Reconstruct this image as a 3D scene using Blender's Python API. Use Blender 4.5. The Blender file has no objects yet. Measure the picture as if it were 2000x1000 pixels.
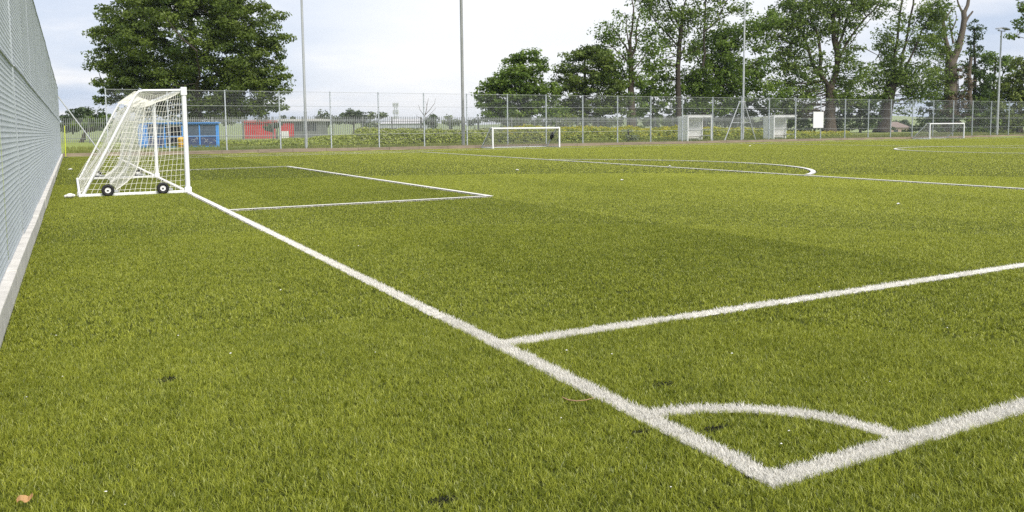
import bpy, math, random
import numpy as np
from mathutils import Vector, Matrix
random.seed(7); RNG = np.random.default_rng(11)
S = bpy.context.scene
COL = S.collection
R = math.radians

# ------------------------------------------------------------------ camera
FPX, CY, PITCH, YAW, ROLL = 1583.0, 397.42, -0.09032, 0.49635, -0.00985
CAM = np.array([-2.402, -2.258, 1.416])
Fv = np.array([math.sin(YAW) * math.cos(PITCH), math.cos(YAW) * math.cos(PITCH), math.sin(PITCH)])
Rv = np.array([math.cos(YAW), -math.sin(YAW), 0.0]); Uv = np.cross(Rv, Fv)
R2 = math.cos(ROLL) * Rv + math.sin(ROLL) * Uv
U2 = -math.sin(ROLL) * Rv + math.cos(ROLL) * Uv

def P(px, py, D):
    """world point that the survey of the place puts at forward distance D"""
    return CAM + D * (Fv + (px - 1000) / FPX * R2 - (py - CY) / FPX * U2)
def gp(px, py, z=0.0):
    v = Fv + (px - 1000) / FPX * R2 - (py - CY) / FPX * U2
    return CAM + v * ((z - CAM[2]) / v[2])
def colx(px, y, z=0.2):
    """x on the vertical plane y=const, for an image column"""
    lo, hi = -50.0, 400.0
    for _ in range(60):
        m = (lo + hi) / 2
        d = np.array([m, y, z]) - CAM
        u = 1000 + FPX * (d @ R2) / (d @ Fv)
        if u < px: lo = m
        else: hi = m
    return (lo + hi) / 2

cam = bpy.data.cameras.new("camera"); cam_o = bpy.data.objects.new("camera", cam); COL.objects.link(cam_o)
cam.sensor_fit = 'HORIZONTAL'; cam.sensor_width = 36; cam.lens = 36 * FPX / 2000
cam.shift_y = (CY - 500) / 2000
cam.clip_start = 0.05; cam.clip_end = 20000
M = Matrix.Identity(4)
for i in range(3):
    M[i][0], M[i][1], M[i][2], M[i][3] = R2[i], U2[i], -Fv[i], CAM[i]
cam_o.matrix_world = M
S.camera = cam_o

# ------------------------------------------------------------------ helpers
def tag(o, label=None, cat=None, group=None, kind=None):
    if label: o['label'] = label
    if cat: o['category'] = cat
    if group: o['group'] = group
    if kind: o['kind'] = kind
    return o
def empty(name, loc, label, cat, group=None, rz=0):
    o = bpy.data.objects.new(name, None); COL.objects.link(o)
    o.empty_display_size = .2
    o.location = Vector([float(c) for c in loc]); o.rotation_euler.z = rz
    return tag(o, label, cat, group)

class MB:
    def __init__(s): s.v = []; s.f = []; s.sm = []; s.mi = []; s.cur = 0
    def face(s, pts, smooth=False):
        b = len(s.v); s.v += [tuple(map(float, p)) for p in pts]
        s.f.append(tuple(range(b, b + len(pts)))); s.sm.append(smooth); s.mi.append(s.cur)
    def box(s, x0, x1, y0, y1, z0, z1, bev=0):
        s.hexa([(x0, y0, z0), (x1, y0, z0), (x1, y1, z0), (x0, y1, z0), (x0, y0, z1), (x1, y0, z1), (x1, y1, z1), (x0, y1, z1)])
    def hexa(s, p):
        b = len(s.v); s.v += [tuple(map(float, q)) for q in p]
        for q in ((0, 3, 2, 1), (4, 5, 6, 7), (0, 1, 5, 4), (1, 2, 6, 5), (2, 3, 7, 6), (3, 0, 4, 7)):
            s.f.append(tuple(b + k for k in q)); s.sm.append(False); s.mi.append(s.cur)
    def bar(s, a, b, w, h=None, up=(0, 0, 1)):
        """square bar between two points"""
        a = Vector(a); b = Vector(b); h = h or w
        d = (b - a).normalized(); u = Vector(up)
        if abs(d.dot(u)) > .98: u = Vector((0, 1, 0))
        r = d.cross(u).normalized() * (w / 2); t = r.cross(d).normalized() * (h / 2)
        s.hexa([a - r - t, a + r - t, a + r + t, a - r + t, b - r - t, b + r - t, b + r + t, b - r + t])
    def tube(s, pts, rad, n=8, caps=True):
        pts = [Vector([float(c) for c in p]) for p in pts]
        rad = rad if hasattr(rad, '__len__') else [rad] * len(pts)
        base = len(s.v); prev = None
        for i, p in enumerate(pts):
            d = (pts[min(i + 1, len(pts) - 1)] - pts[max(i - 1, 0)])
            d = d.normalized() if d.length > 1e-9 else Vector((0, 0, 1))
            if prev is None:
                u = Vector((0, 0, 1)) if abs(d.z) < .9 else Vector((1, 0, 0))
                r = d.cross(u).normalized()
            else:
                r = prev - d * prev.dot(d)
                r = r.normalized() if r.length > 1e-6 else d.orthogonal().normalized()
            prev = r; t = d.cross(r)
            for k in range(n):
                a = 2 * math.pi * k / n
                q = p + (r * math.cos(a) + t * math.sin(a)) * rad[i]
                s.v.append((q.x, q.y, q.z))
        for i in range(len(pts) - 1):
            for k in range(n):
                k2 = (k + 1) % n
                s.f.append((base + i * n + k, base + i * n + k2, base + (i + 1) * n + k2, base + (i + 1) * n + k)); s.sm.append(n > 4); s.mi.append(s.cur)
        if caps and n > 2:
            e = base + (len(pts) - 1) * n
            s.face([s.v[base + k] for k in reversed(range(n))]); s.face([s.v[e + k] for k in range(n)])
    def lathe(s, prof, axis_o, axis_d, n=20):
        """profile of (radius, height) about an axis"""
        o = Vector(axis_o); d = Vector(axis_d).normalized(); r = d.orthogonal().normalized(); t = d.cross(r)
        base = len(s.v)
        for (rr, hh) in prof:
            for k in range(n):
                a = 2 * math.pi * k / n
                q = o + d * hh + (r * math.cos(a) + t * math.sin(a)) * rr
                s.v.append(tuple(q))
        for i in range(len(prof) - 1):
            for k in range(n):
                k2 = (k + 1) % n
                s.f.append((base + i * n + k, base + i * n + k2, base + (i + 1) * n + k2, base + (i + 1) * n + k)); s.sm.append(True); s.mi.append(s.cur)
    def build(s, name, mat, parent=None, bevel=0):
        me = bpy.data.meshes.new(name); me.from_pydata(s.v, [], s.f); me.update()
        me.polygons.foreach_set('use_smooth', s.sm)
        for m in (mat if isinstance(mat, (list, tuple)) else [mat]): me.materials.append(m)
        me.polygons.foreach_set('material_index', s.mi)
        o = bpy.data.objects.new(name, me); COL.objects.link(o)
        if parent: o.parent = parent
        if bevel:
            b = o.modifiers.new('bevel', 'BEVEL'); b.width = bevel; b.segments = 2; b.limit_method = 'ANGLE'
        return o

def np_mesh(name, verts, faces_idx, sizes, mat, parent=None, attr=None, smooth=False):
    """fast mesh: verts (N,3), flat loop indices, loop count of each face"""
    me = bpy.data.meshes.new(name)
    me.vertices.add(len(verts)); me.vertices.foreach_set('co', np.ascontiguousarray(verts, np.float32).ravel())
    me.loops.add(len(faces_idx)); me.loops.foreach_set('vertex_index', np.ascontiguousarray(faces_idx, np.int32))
    me.polygons.add(len(sizes))
    st = np.zeros(len(sizes), np.int32); st[1:] = np.cumsum(sizes)[:-1]
    me.polygons.foreach_set('loop_start', st)
    me.update(calc_edges=True)
    if smooth: me.polygons.foreach_set('use_smooth', np.ones(len(sizes), bool))
    if attr is not None:
        for k, (dom, val) in attr.items():
            a = me.attributes.new(k, 'FLOAT', dom); a.data.foreach_set('value', np.ascontiguousarray(val, np.float32))
    for m in (mat if isinstance(mat, (list, tuple)) else [mat]): me.materials.append(m)
    o = bpy.data.objects.new(name, me); COL.objects.link(o)
    if parent: o.parent = parent
    return o

def copy_tree(o, parent=None):
    c = o.copy(); COL.objects.link(c); c.parent = parent
    for ch in list(o.children): copy_tree(ch, c)
    return c

# ------------------------------------------------------------------ materials
def mat(name, color, rough=.6, metal=0, noise=0, nscale=5, bump=0, bscale=None, spec=.5, dark=None, stretch=None):
    m = bpy.data.materials.new(name); m.use_nodes = True
    nt = m.node_tree; b = nt.nodes['Principled BSDF']
    b.inputs['Base Color'].default_value = (*color, 1); b.inputs['Roughness'].default_value = rough
    b.inputs['Metallic'].default_value = metal; b.inputs['Specular IOR Level'].default_value = spec
    if noise or bump:
        tc = nt.nodes.new('ShaderNodeTexCoord'); mp = nt.nodes.new('ShaderNodeMapping')
        nt.links.new(tc.outputs['Object'], mp.inputs['Vector'])
        if stretch: mp.inputs['Scale'].default_value = stretch
        n = nt.nodes.new('ShaderNodeTexNoise'); n.inputs['Scale'].default_value = nscale; n.inputs['Detail'].default_value = 6
        n.inputs['Roughness'].default_value = .65
        nt.links.new(mp.outputs[0], n.inputs['Vector'])
        if noise:
            mx = nt.nodes.new('ShaderNodeMix'); mx.data_type = 'RGBA'
            d = dark or tuple(c * (1 - noise) for c in color); l = tuple(min(1, c * (1 + noise * .5)) for c in color)
            mx.inputs[6].default_value = (*d, 1); mx.inputs[7].default_value = (*l, 1)
            rp = nt.nodes.new('ShaderNodeMapRange'); rp.inputs[1].default_value = .3; rp.inputs[2].default_value = .7
            nt.links.new(n.outputs['Fac'], rp.inputs[0]); nt.links.new(rp.outputs[0], mx.inputs[0])
            nt.links.new(mx.outputs[2], b.inputs['Base Color'])
        if bump:
            n2 = nt.nodes.new('ShaderNodeTexNoise'); n2.inputs['Scale'].default_value = bscale or nscale * 4; n2.inputs['Detail'].default_value = 4
            nt.links.new(mp.outputs[0], n2.inputs['Vector'])
            bp = nt.nodes.new('ShaderNodeBump'); bp.inputs['Strength'].default_value = bump; bp.inputs['Distance'].default_value = .02
            nt.links.new(n2.outputs['Fac'], bp.inputs['Height']); nt.links.new(bp.outputs[0], b.inputs['Normal'])
    return m

def leaf_mat(name, dark, light, trans=.3, rough=.5, spec=.3, spots=None):
    """leaf whose pigment varies leaf by leaf (face attribute tone)"""
    m = bpy.data.materials.new(name); m.use_nodes = True
    nt = m.node_tree; b = nt.nodes['Principled BSDF']; out = nt.nodes['Material Output']
    at = nt.nodes.new('ShaderNodeAttribute'); at.attribute_name = 'tone'
    cr = nt.nodes.new('ShaderNodeValToRGB')
    cr.color_ramp.elements[0].color = (*dark, 1); cr.color_ramp.elements[1].color = (*light, 1)
    if spots:
        cr.color_ramp.elements[1].position = .93
        e = cr.color_ramp.elements.new(.97); e.color = (*spots, 1)
    nt.links.new(at.outputs['Fac'], cr.inputs[0])
    b.inputs['Roughness'].default_value = rough; b.inputs['Specular IOR Level'].default_value = spec
    nt.links.new(cr.outputs[0], b.inputs['Base Color'])
    tr = nt.nodes.new('ShaderNodeBsdfTranslucent'); nt.links.new(cr.outputs[0], tr.inputs['Color'])
    ms = nt.nodes.new('ShaderNodeMixShader'); ms.inputs[0].default_value = trans
    nt.links.new(b.outputs[0], ms.inputs[1]); nt.links.new(tr.outputs[0], ms.inputs[2])
    nt.links.new(ms.outputs[0], out.inputs['Surface'])
    return m

def leaf_mat_plain(name, color, trans):
    m = mat(name, color, .35); nt = m.node_tree; b = nt.nodes['Principled BSDF']
    tr = nt.nodes.new('ShaderNodeBsdfTranslucent'); tr.inputs['Color'].default_value = (*color, 1)
    ms = nt.nodes.new('ShaderNodeMixShader'); ms.inputs[0].default_value = trans
    nt.links.new(b.outputs[0], ms.inputs[1]); nt.links.new(tr.outputs[0], ms.inputs[2])
    nt.links.new(ms.outputs[0], nt.nodes['Material Output'].inputs['Surface'])
    return m
GALV = mat('galvanised_steel', (.50, .52, .54), .5, .35, .2, 6, .05)
GALV2 = mat('galvanised_wire', (.45, .49, .53), .5, .2, .12, 3)
WIRE_FAR = mat('dull_galvanised_wire', (.40, .42, .43), .55, .2, .12, 3)
POST = mat('fence_post_steel', (.50, .54, .58), .5, .15, .12, 3)
MAST = mat('mast_steel', (.42, .44, .45), .5, .25, .22, 2.5, .05, stretch=(1, 1, .25))
MAST2 = mat('weathered_mast_steel', (.30, .31, .30), .6, .15, .35, 3, .06, stretch=(1, 1, .3))
WHITE = mat('white_powder_coat', (.80, .81, .82), .35, 0, .05, 4)
WHITE2 = mat('white_board', (.76, .76, .75), .5, 0, .06, 1.5)
CREAM = leaf_mat_plain('translucent_white_panel', (.90, .90, .89), .35)
NETM = mat('net_cord', (.78, .77, .70), .8, 0, .08, 9)
NETD = mat('grey_net_cord', (.46, .46, .44), .8)
RUBBER = mat('tyre_rubber', (.012, .012, .014), .7, 0, .3, 20)
DARKM = mat('dark_metal', (.03, .03, .035), .5)
CONC = mat('kerb_concrete', (.68, .65, .59), .85, 0, .25, 3.5, .25, 40)
TIMB = mat('weathered_timber', (.28, .225, .165), .85, 0, .35, 2.2, .3, 12, stretch=(.35, 2, 3))
ROOFT = leaf_mat_plain('translucent_roof_sheet', (.88, .88, .87), .55)
BLUE = mat('blue_sheet', (.045, .20, .52), .45, 0, .2, 2)
BLUE2 = mat('blue_frame', (.06, .26, .66), .4, 0, .1, 2)
NAVY = mat('navy_board', (.025, .045, .12), .6, 0, .4, 3)
GREYP = mat('scratched_clear_panel', (.06, .085, .12), .3, 0, .3, 2)
YELL = mat('yellow_plastic', (.72, .40, .02), .5, 0, .12, 4)
FLUO = mat('fluorescent_yellow', (.62, .70, .02), .5, 0, .05, 4)
PALI = mat('palisade_steel', (.22, .235, .23), .6, .1, .3, 1.5)
REDW = mat('red_cladding', (.55, .035, .045), .5, 0, .15, 1)
DGLASS = mat('dark_window', (.05, .06, .07), .15)
ROOFW = mat('pale_roof_sheet', (.62, .60, .60), .5, 0, .1, .3)
WALLD = mat('dark_grey_cladding', (.17, .18, .175), .6, 0, .2, .6)
WALLG = mat('grey_cladding', (.42, .45, .48), .6, 0, .12, .4)
TILE = mat('brown_roof_tile', (.26, .20, .17), .8, 0, .25, 1.5)
BRICK = mat('buff_brick', (.40, .31, .25), .85, 0, .2, 2)
BARK = mat('grey_brown_bark', (.075, .056, .040), .9, 0, .45, 3.0, .6, 9, stretch=(1, 1, .3))
BARK2 = mat('pale_bark', (.125, .102, .078), .9, 0, .45, 2.5, .6, 8, stretch=(1, 1, .3))
BARKD = mat('dark_bark', (.042, .032, .024), .9, 0, .4, 3.0, .5, 9, stretch=(1, 1, .3))
BLACKC = mat('black_cloth', (.010, .010, .013), .9, 0, .4, 8)
DRY = mat('dry_leaf', (.50, .30, .13), .7, 0, .35, 25)
TWIG = mat('twig_bark', (.34, .21, .12), .8, 0, .2, 20)
PAPER = mat('white_scrap', (.80, .79, .77), .7, 0, .05, 20)
CRUMB = mat('rubber_crumb', (.010, .010, .012), .8, 0, .5, 60, .6, 200)

# ------------------------------------------------------------------ world and sun
SUN_EL, SUN_AZ = 42, 170      # degrees; azimuth clockwise from +y
w = bpy.data.worlds.new('World'); S.world = w; w.use_nodes = True
nt = w.node_tree; bg = nt.nodes['Background']; bg.inputs['Strength'].default_value = .1
sky = nt.nodes.new('ShaderNodeTexSky'); sky.sky_type = 'NISHITA'; sky.sun_disc = False
sky.sun_elevation = R(SUN_EL); sky.sun_rotation = R(SUN_AZ); sky.dust_density = 2.5; sky.air_density = 1.0
tc = nt.nodes.new('ShaderNodeTexCoord')
def math_node(op, a, b=None):
    n = nt.nodes.new('ShaderNodeMath'); n.operation = op
    for i, x in enumerate((a, b)):
        if x is None: continue
        if isinstance(x, (int, float)): n.inputs[i].default_value = x
        else: nt.links.new(x, n.inputs[i])
    return n.outputs[0]
sx = nt.nodes.new('ShaderNodeSeparateXYZ'); nt.links.new(tc.outputs['Generated'], sx.inputs[0])
den = math_node('ADD', math_node('MAXIMUM', sx.outputs['Z'], 0.0), .16)
cx = nt.nodes.new('ShaderNodeCombineXYZ')
nt.links.new(math_node('DIVIDE', sx.outputs['X'], den), cx.inputs[0]); nt.links.new(math_node('DIVIDE', sx.outputs['Y'], den), cx.inputs[1])
n1 = nt.nodes.new('ShaderNodeTexNoise'); n1.inputs['Scale'].default_value = .85; n1.inputs['Detail'].default_value = 7; n1.inputs['Roughness'].default_value = .52
nt.links.new(cx.outputs[0], n1.inputs['Vector'])
cr = nt.nodes.new('ShaderNodeValToRGB')
e = cr.color_ramp.elements
e[0].position = .39; e[0].color = (4.25, 4.9, 6.1, 1)
e[1].position = .62; e[1].color = (7.5, 7.35, 7.4, 1)
m_ = e.new(.5); m_.color = (5.35, 5.75, 6.6, 1)
nt.links.new(n1.outputs['Fac'], cr.inputs[0])
# one large bright bank of cloud in front, over the middle of the pitch
gl = P(1130, 60, 1.0) - CAM; gl /= np.linalg.norm(gl)
dp = nt.nodes.new('ShaderNodeVectorMath'); dp.operation = 'DOT_PRODUCT'
nt.links.new(tc.outputs['Generated'], dp.inputs[0]); dp.inputs[1].default_value = tuple(gl)
mr = nt.nodes.new('ShaderNodeMapRange'); mr.interpolation_type = 'SMOOTHSTEP'
mr.inputs[1].default_value = .90; mr.inputs[2].default_value = 1.0
nt.links.new(dp.outputs['Value'], mr.inputs[0])
mxb = nt.nodes.new('ShaderNodeMix'); mxb.data_type = 'RGBA'; mxb.inputs[7].default_value = (7.6, 7.6, 7.7, 1)
nt.links.new(math_node('MULTIPLY', mr.outputs[0], .85), mxb.inputs[0]); nt.links.new(cr.outputs[0], mxb.inputs[6])
mx = nt.nodes.new('ShaderNodeMix'); mx.data_type = 'RGBA'; mx.inputs[0].default_value = .88
nt.links.new(sky.outputs[0], mx.inputs[6]); nt.links.new(mxb.outputs[2], mx.inputs[7])
nt.links.new(mx.outputs[2], bg.inputs['Color'])

sl = bpy.data.lights.new('sun', 'SUN'); sl.energy = 2.7; sl.angle = R(24); sl.color = (1, .95, .86)
so = bpy.data.objects.new('sun', sl); COL.objects.link(so)
sd = Vector((math.sin(R(SUN_AZ)) * math.cos(R(SUN_EL)), math.cos(R(SUN_AZ)) * math.cos(R(SUN_EL)), math.sin(R(SUN_EL))))
so.rotation_euler = sd.to_track_quat('Z', 'Y').to_euler()
so.location = (0, -40, 80)
S.view_settings.view_transform = 'Standard'; S.view_settings.look = 'None'; S.view_settings.exposure = .6; S.view_settings.gamma = 1
S.render.engine = 'CYCLES'; S.cycles.max_bounces = 6; S.cycles.diffuse_bounces = 3; S.cycles.transparent_max_bounces = 8
S.cycles.use_denoising = False; S.cycles.sample_clamp_indirect = 4

# ------------------------------------------------------------------ key dimensions
KX = -2.89            # inner face of the left kerb
FY = 56.0             # line of the far fence
FH = 4.28
FX0, FS = 6.97, 3.64  # first post and spacing of the far fence
FEND = FX0 + FS * 33
YC = 22.6
TOUCH2, PENFAR = 51.2, 48.3

# ------------------------------------------------------------------ ground
def zg(x, y):
    x = np.asarray(x, float); y = np.asarray(y, float)
    z = np.full(np.broadcast(x, y).shape, -.05)
    t = np.clip((y - FY - .1) / .35, 0, 1); z = z + t * .22
    t = np.clip((y - 60) / 16, 0, 1); z = z + .42 * t * t * (3 - 2 * t)
    r = np.hypot(x - CAM[0], y - CAM[1])
    z = z - 7 * np.clip((r - 130) / 500, 0, 1) ** 1.2
    a = np.arctan2(x - CAM[0], y - CAM[1])
    h = 40 + 7 * np.sin(a * 9 + 1) + 4 * np.sin(a * 23) + 2 * np.sin(a * 61 + 2)
    t = np.clip((r - 1300) / 1700, 0, 1)
    return z + h * t * t * (3 - 2 * t)
def zg1(x, y): return float(zg(x, y))

# base layer of the field and the far land: one sheet to the horizon
radii = np.concatenate([np.arange(1, 56, 3.), np.arange(55, 110, 1.2), np.geomspace(110, 3800, 56)])
NA = 300
aa = np.linspace(0, 2 * np.pi, NA, endpoint=False)
rr, ag = np.meshgrid(radii, aa, indexing='ij')
gx = CAM[0] + rr * np.sin(ag); gy = CAM[1] + rr * np.cos(ag)
gv = np.stack([gx, gy, zg(gx, gy)], -1).reshape(-1, 3)
gv = np.vstack([gv, [[CAM[0], CAM[1], -.05]]])
ii, jj = np.meshgrid(np.arange(len(radii) - 1), np.arange(NA), indexing='ij'); j2 = (jj + 1) % NA
quads = np.stack([ii * NA + jj, (ii + 1) * NA + jj, (ii + 1) * NA + j2, ii * NA + j2], -1).reshape(-1, 4)
tri = np.stack([np.full(NA, len(gv) - 1), np.arange(NA), (np.arange(NA) + 1) % NA], -1)
GRASSF = mat('meadow_grass', (.25, .30, .065), .9, 0, .35, .35, .4, 8)
np_mesh('ground', gv, np.concatenate([quads.ravel(), tri.ravel()]), np.concatenate([np.full(len(quads), 4), np.full(NA, 3)]), GRASSF, smooth=True)
tag(bpy.data.objects['ground'], 'rough mown grass land around the fenced pitch', 'ground', kind='structure')

# turf base sheet
TURFB = bpy.data.materials.new('turf_backing'); TURFB.use_nodes = True
_nt = TURFB.node_tree; _b = _nt.nodes['Principled BSDF']; _b.inputs['Roughness'].default_value = .9; _b.inputs['Specular IOR Level'].default_value = .1
_tc = _nt.nodes.new('ShaderNodeTexCoord'); _n = _nt.nodes.new('ShaderNodeTexNoise'); _n.inputs['Scale'].default_value = 60; _n.inputs['Detail'].default_value = 8
_nt.links.new(_tc.outputs['Object'], _n.inputs['Vector'])
_r = _nt.nodes.new('ShaderNodeValToRGB'); _r.color_ramp.elements[0].position = .35; _r.color_ramp.elements[0].color = (.025, .03, .008, 1)
_r.color_ramp.elements[1].position = .7; _r.color_ramp.elements[1].color = (.10, .12, .018, 1)
_nt.links.new(_n.outputs['Fac'], _r.inputs[0]); _nt.links.new(_r.outputs[0], _b.inputs['Base Color'])
b = MB(); b.face([(KX - .02, -14, 0), (FEND, -14, 0), (FEND, FY - .2, 0), (KX - .02, FY - .2, 0)])
o = b.build('pitch', TURFB); tag(o, 'artificial turf football pitch', 'pitch', kind='structure')

# ------------------------------------------------------------------ markings
LW = .115
D_R = 9.34; D_CX = 21.2 - D_R
markings = []   # (label, list of polylines, width)
def arc(cx_, cy_, r, a0, a1, n): return [(cx_ + r * math.cos(R(a0 + (a1 - a0) * i / n)), cy_ + r * math.sin(R(a0 + (a1 - a0) * i / n))) for i in range(n + 1)]
PA, PB = (18.15, PENFAR), (15.6, 2.38)
dd = math.degrees(math.acos((16.95 - D_CX) / D_R))
markings.append(('goal_line', 'long white goal line running from the corner up to the near goal', [[(0, -LW / 2), (0, TOUCH2)]], LW))
markings.append(('touch_line', 'white near touchline starting at the corner in the foreground', [[(-LW / 2, 0), (70, 0)]], LW))
markings.append(('corner_arc', 'white quarter circle corner arc in the foreground', [arc(0, 0, .83, 0, 90, 24)], .10))
markings.append(('penalty_area_line', 'white penalty area outline with its near side line in the foreground', [[(0, 2.38), PB, PA, (0, PENFAR - .6)]], .135))
markings.append(('goal_area_line', 'white goal area box beside the wheeled goal', [[(0, 13.03), (5.36, 13.05), (5.36, 31.3), (0, 30.75)]], .135))
markings.append(('penalty_arc', 'white curved penalty arc bulging beyond the penalty area', [arc(D_CX, YC, D_R, -dd - 2.5, dd - 2, 40)], .155))
markings.append(('far_touch_line', 'thin white far touchline along the timber kerb', [[(0, TOUCH2), (95, TOUCH2)]], .15))
markings.append(('halfway_line', 'white halfway line in the far right of the pitch', [[(47.5, 0), (50.2, TOUCH2)]], .15))
markings.append(('centre_circle', 'white centre circle at the far right of the pitch', [arc(47.6, 23.4, 8.9, 0, 360, 90)], .15))

def strip_mask(pts, x, y, pad=0.0):
    m = np.zeros(len(x), bool)
    for _, _, pls, wd in markings:
        for pl in pls:
            for (x0, y0), (x1, y1) in zip(pl[:-1], pl[1:]):
                dx, dy = x1 - x0, y1 - y0; L2 = dx * dx + dy * dy
                t = ((x - x0) * dx + (y - y0) * dy) / L2
                if len(pl) == 2: inside = (t > 0) & (t < 1)
                else: inside = True
                t = np.clip(t, 0, 1)
                m |= inside & ((x - x0 - t * dx) ** 2 + (y - y0 - t * dy) ** 2 < (wd / 2 + pad) ** 2)
    return m
def seg_mask(pls, wd, x, y, pad=0.0):
    m = np.zeros(len(x), bool)
    for pl in pls:
        for (x0, y0), (x1, y1) in zip(pl[:-1], pl[1:]):
            dx, dy = x1 - x0, y1 - y0; L2 = dx * dx + dy * dy
            t = ((x - x0) * dx + (y - y0) * dy) / L2
            tt = np.clip(t, 0, 1)
            m |= (x - x0 - tt * dx) ** 2 + (y - y0 - tt * dy) ** 2 < (wd / 2 + pad) ** 2
    return m

# ------------------------------------------------------------------ turf fibres
def noise2(x, y, sc, seed):
    """smooth value noise"""
    r = np.random.default_rng(seed); T = r.random((64, 64))
    u = x * sc; v = y * sc; i = np.floor(u).astype(int); j = np.floor(v).astype(int); fu = u - i; fv = v - j
    fu = fu * fu * (3 - 2 * fu); fv = fv * fv * (3 - 2 * fv)
    g = lambda a, b_: T[a % 64, b_ % 64]
    return (g(i, j) * (1 - fu) + g(i + 1, j) * fu) * (1 - fv) + (g(i, j + 1) * (1 - fu) + g(i + 1, j + 1) * fu) * fv

bare = [gp(1297, 754)[:2], gp(862, 985)[:2], gp(1400, 842)[:2], gp(330, 745)[:2], gp(1255, 848)[:2]]
bare_r = [(.075, .04), (.07, .035), (.10, .03), (.06, .05), (.06, .02)]

def fibres(x, y, wd, ln, simple, rng, tone_bias=0.0):
    """blades at root positions; returns verts, idx, sizes, tone"""
    n = len(x)
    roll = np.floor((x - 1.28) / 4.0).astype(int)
    # the pile of each roll is brushed its own way
    dirs = {-1: (-.06, .18), 0: (.0, -.15), 1: (.08, .18), 2: (.0, .16)}
    ax = np.zeros(n); ay = np.zeros(n)
    for k, (a_, b_) in dirs.items():
        q = (roll % 4) == (k % 4); ax[q] = a_; ay[q] = b_
    lx = ax + .25 * (noise2(x, y, 2.3, 1) - .5) + rng.normal(0, .8, n)
    ly = ay + .25 * (noise2(x, y, 2.3, 2) - .5) + rng.normal(0, .8, n)
    hn = .66 + .30 * noise2(x, y, 9.0, 3) + .36 * noise2(x, y, 24.0, 4)
    L = ln * hn * rng.uniform(.7, 1.2, n)
    lean = np.stack([lx, ly], -1); lm = np.linalg.norm(lean, axis=1)
    k = 1 / np.sqrt(1 + lm ** 2)
    tip = np.stack([lx * k * L, ly * k * L, k * L], -1)
    mid = np.stack([lx * k * L * .32, ly * k * L * .32, k * L * .62], -1)
    th = rng.uniform(0, np.pi, n)
    wv = np.stack([np.cos(th), np.sin(th), np.zeros(n)], -1) * (wd * rng.uniform(.7, 1.3, n) / 2)[:, None]
    r0 = np.stack([x, y, np.full(n, .001)], -1)
    tone = np.clip(rng.normal(.42, .22, n) + tone_bias + .16 * (noise2(x, y, 6.0, 5) - .5) + .16 * (noise2(x, y, .45, 6) - .5) + np.where(roll < 0, -.04, np.where(roll == 0, -.07 * np.clip((y - 1.5) / 4, -.5, 1), np.where(roll == 1, .09, np.where(roll == 2, .20, .30)))), 0, 1)  # roll offsets paint view-dependent light into fibre tone: near darker, far lighter
    if simple:
        v = np.stack([r0 - wv, r0 + wv, r0 + tip], 1).reshape(-1, 3)
        idx = np.arange(3 * n); sz = np.full(n, 3); tn = tone
    else:
        v = np.stack([r0 - wv, r0 + wv, r0 + mid + wv * .8, r0 + mid - wv * .8, r0 + tip], 1).reshape(-1, 3)
        bidx = (np.arange(n) * 5)[:, None]
        idx = np.concatenate([bidx + np.array([[0, 1, 2, 3]]), bidx + np.array([[3, 2, 4]])], 1).ravel()
        sz = np.tile([4, 3], n); tn = np.repeat(tone, 2)
    return v, idx, sz, tn

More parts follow.
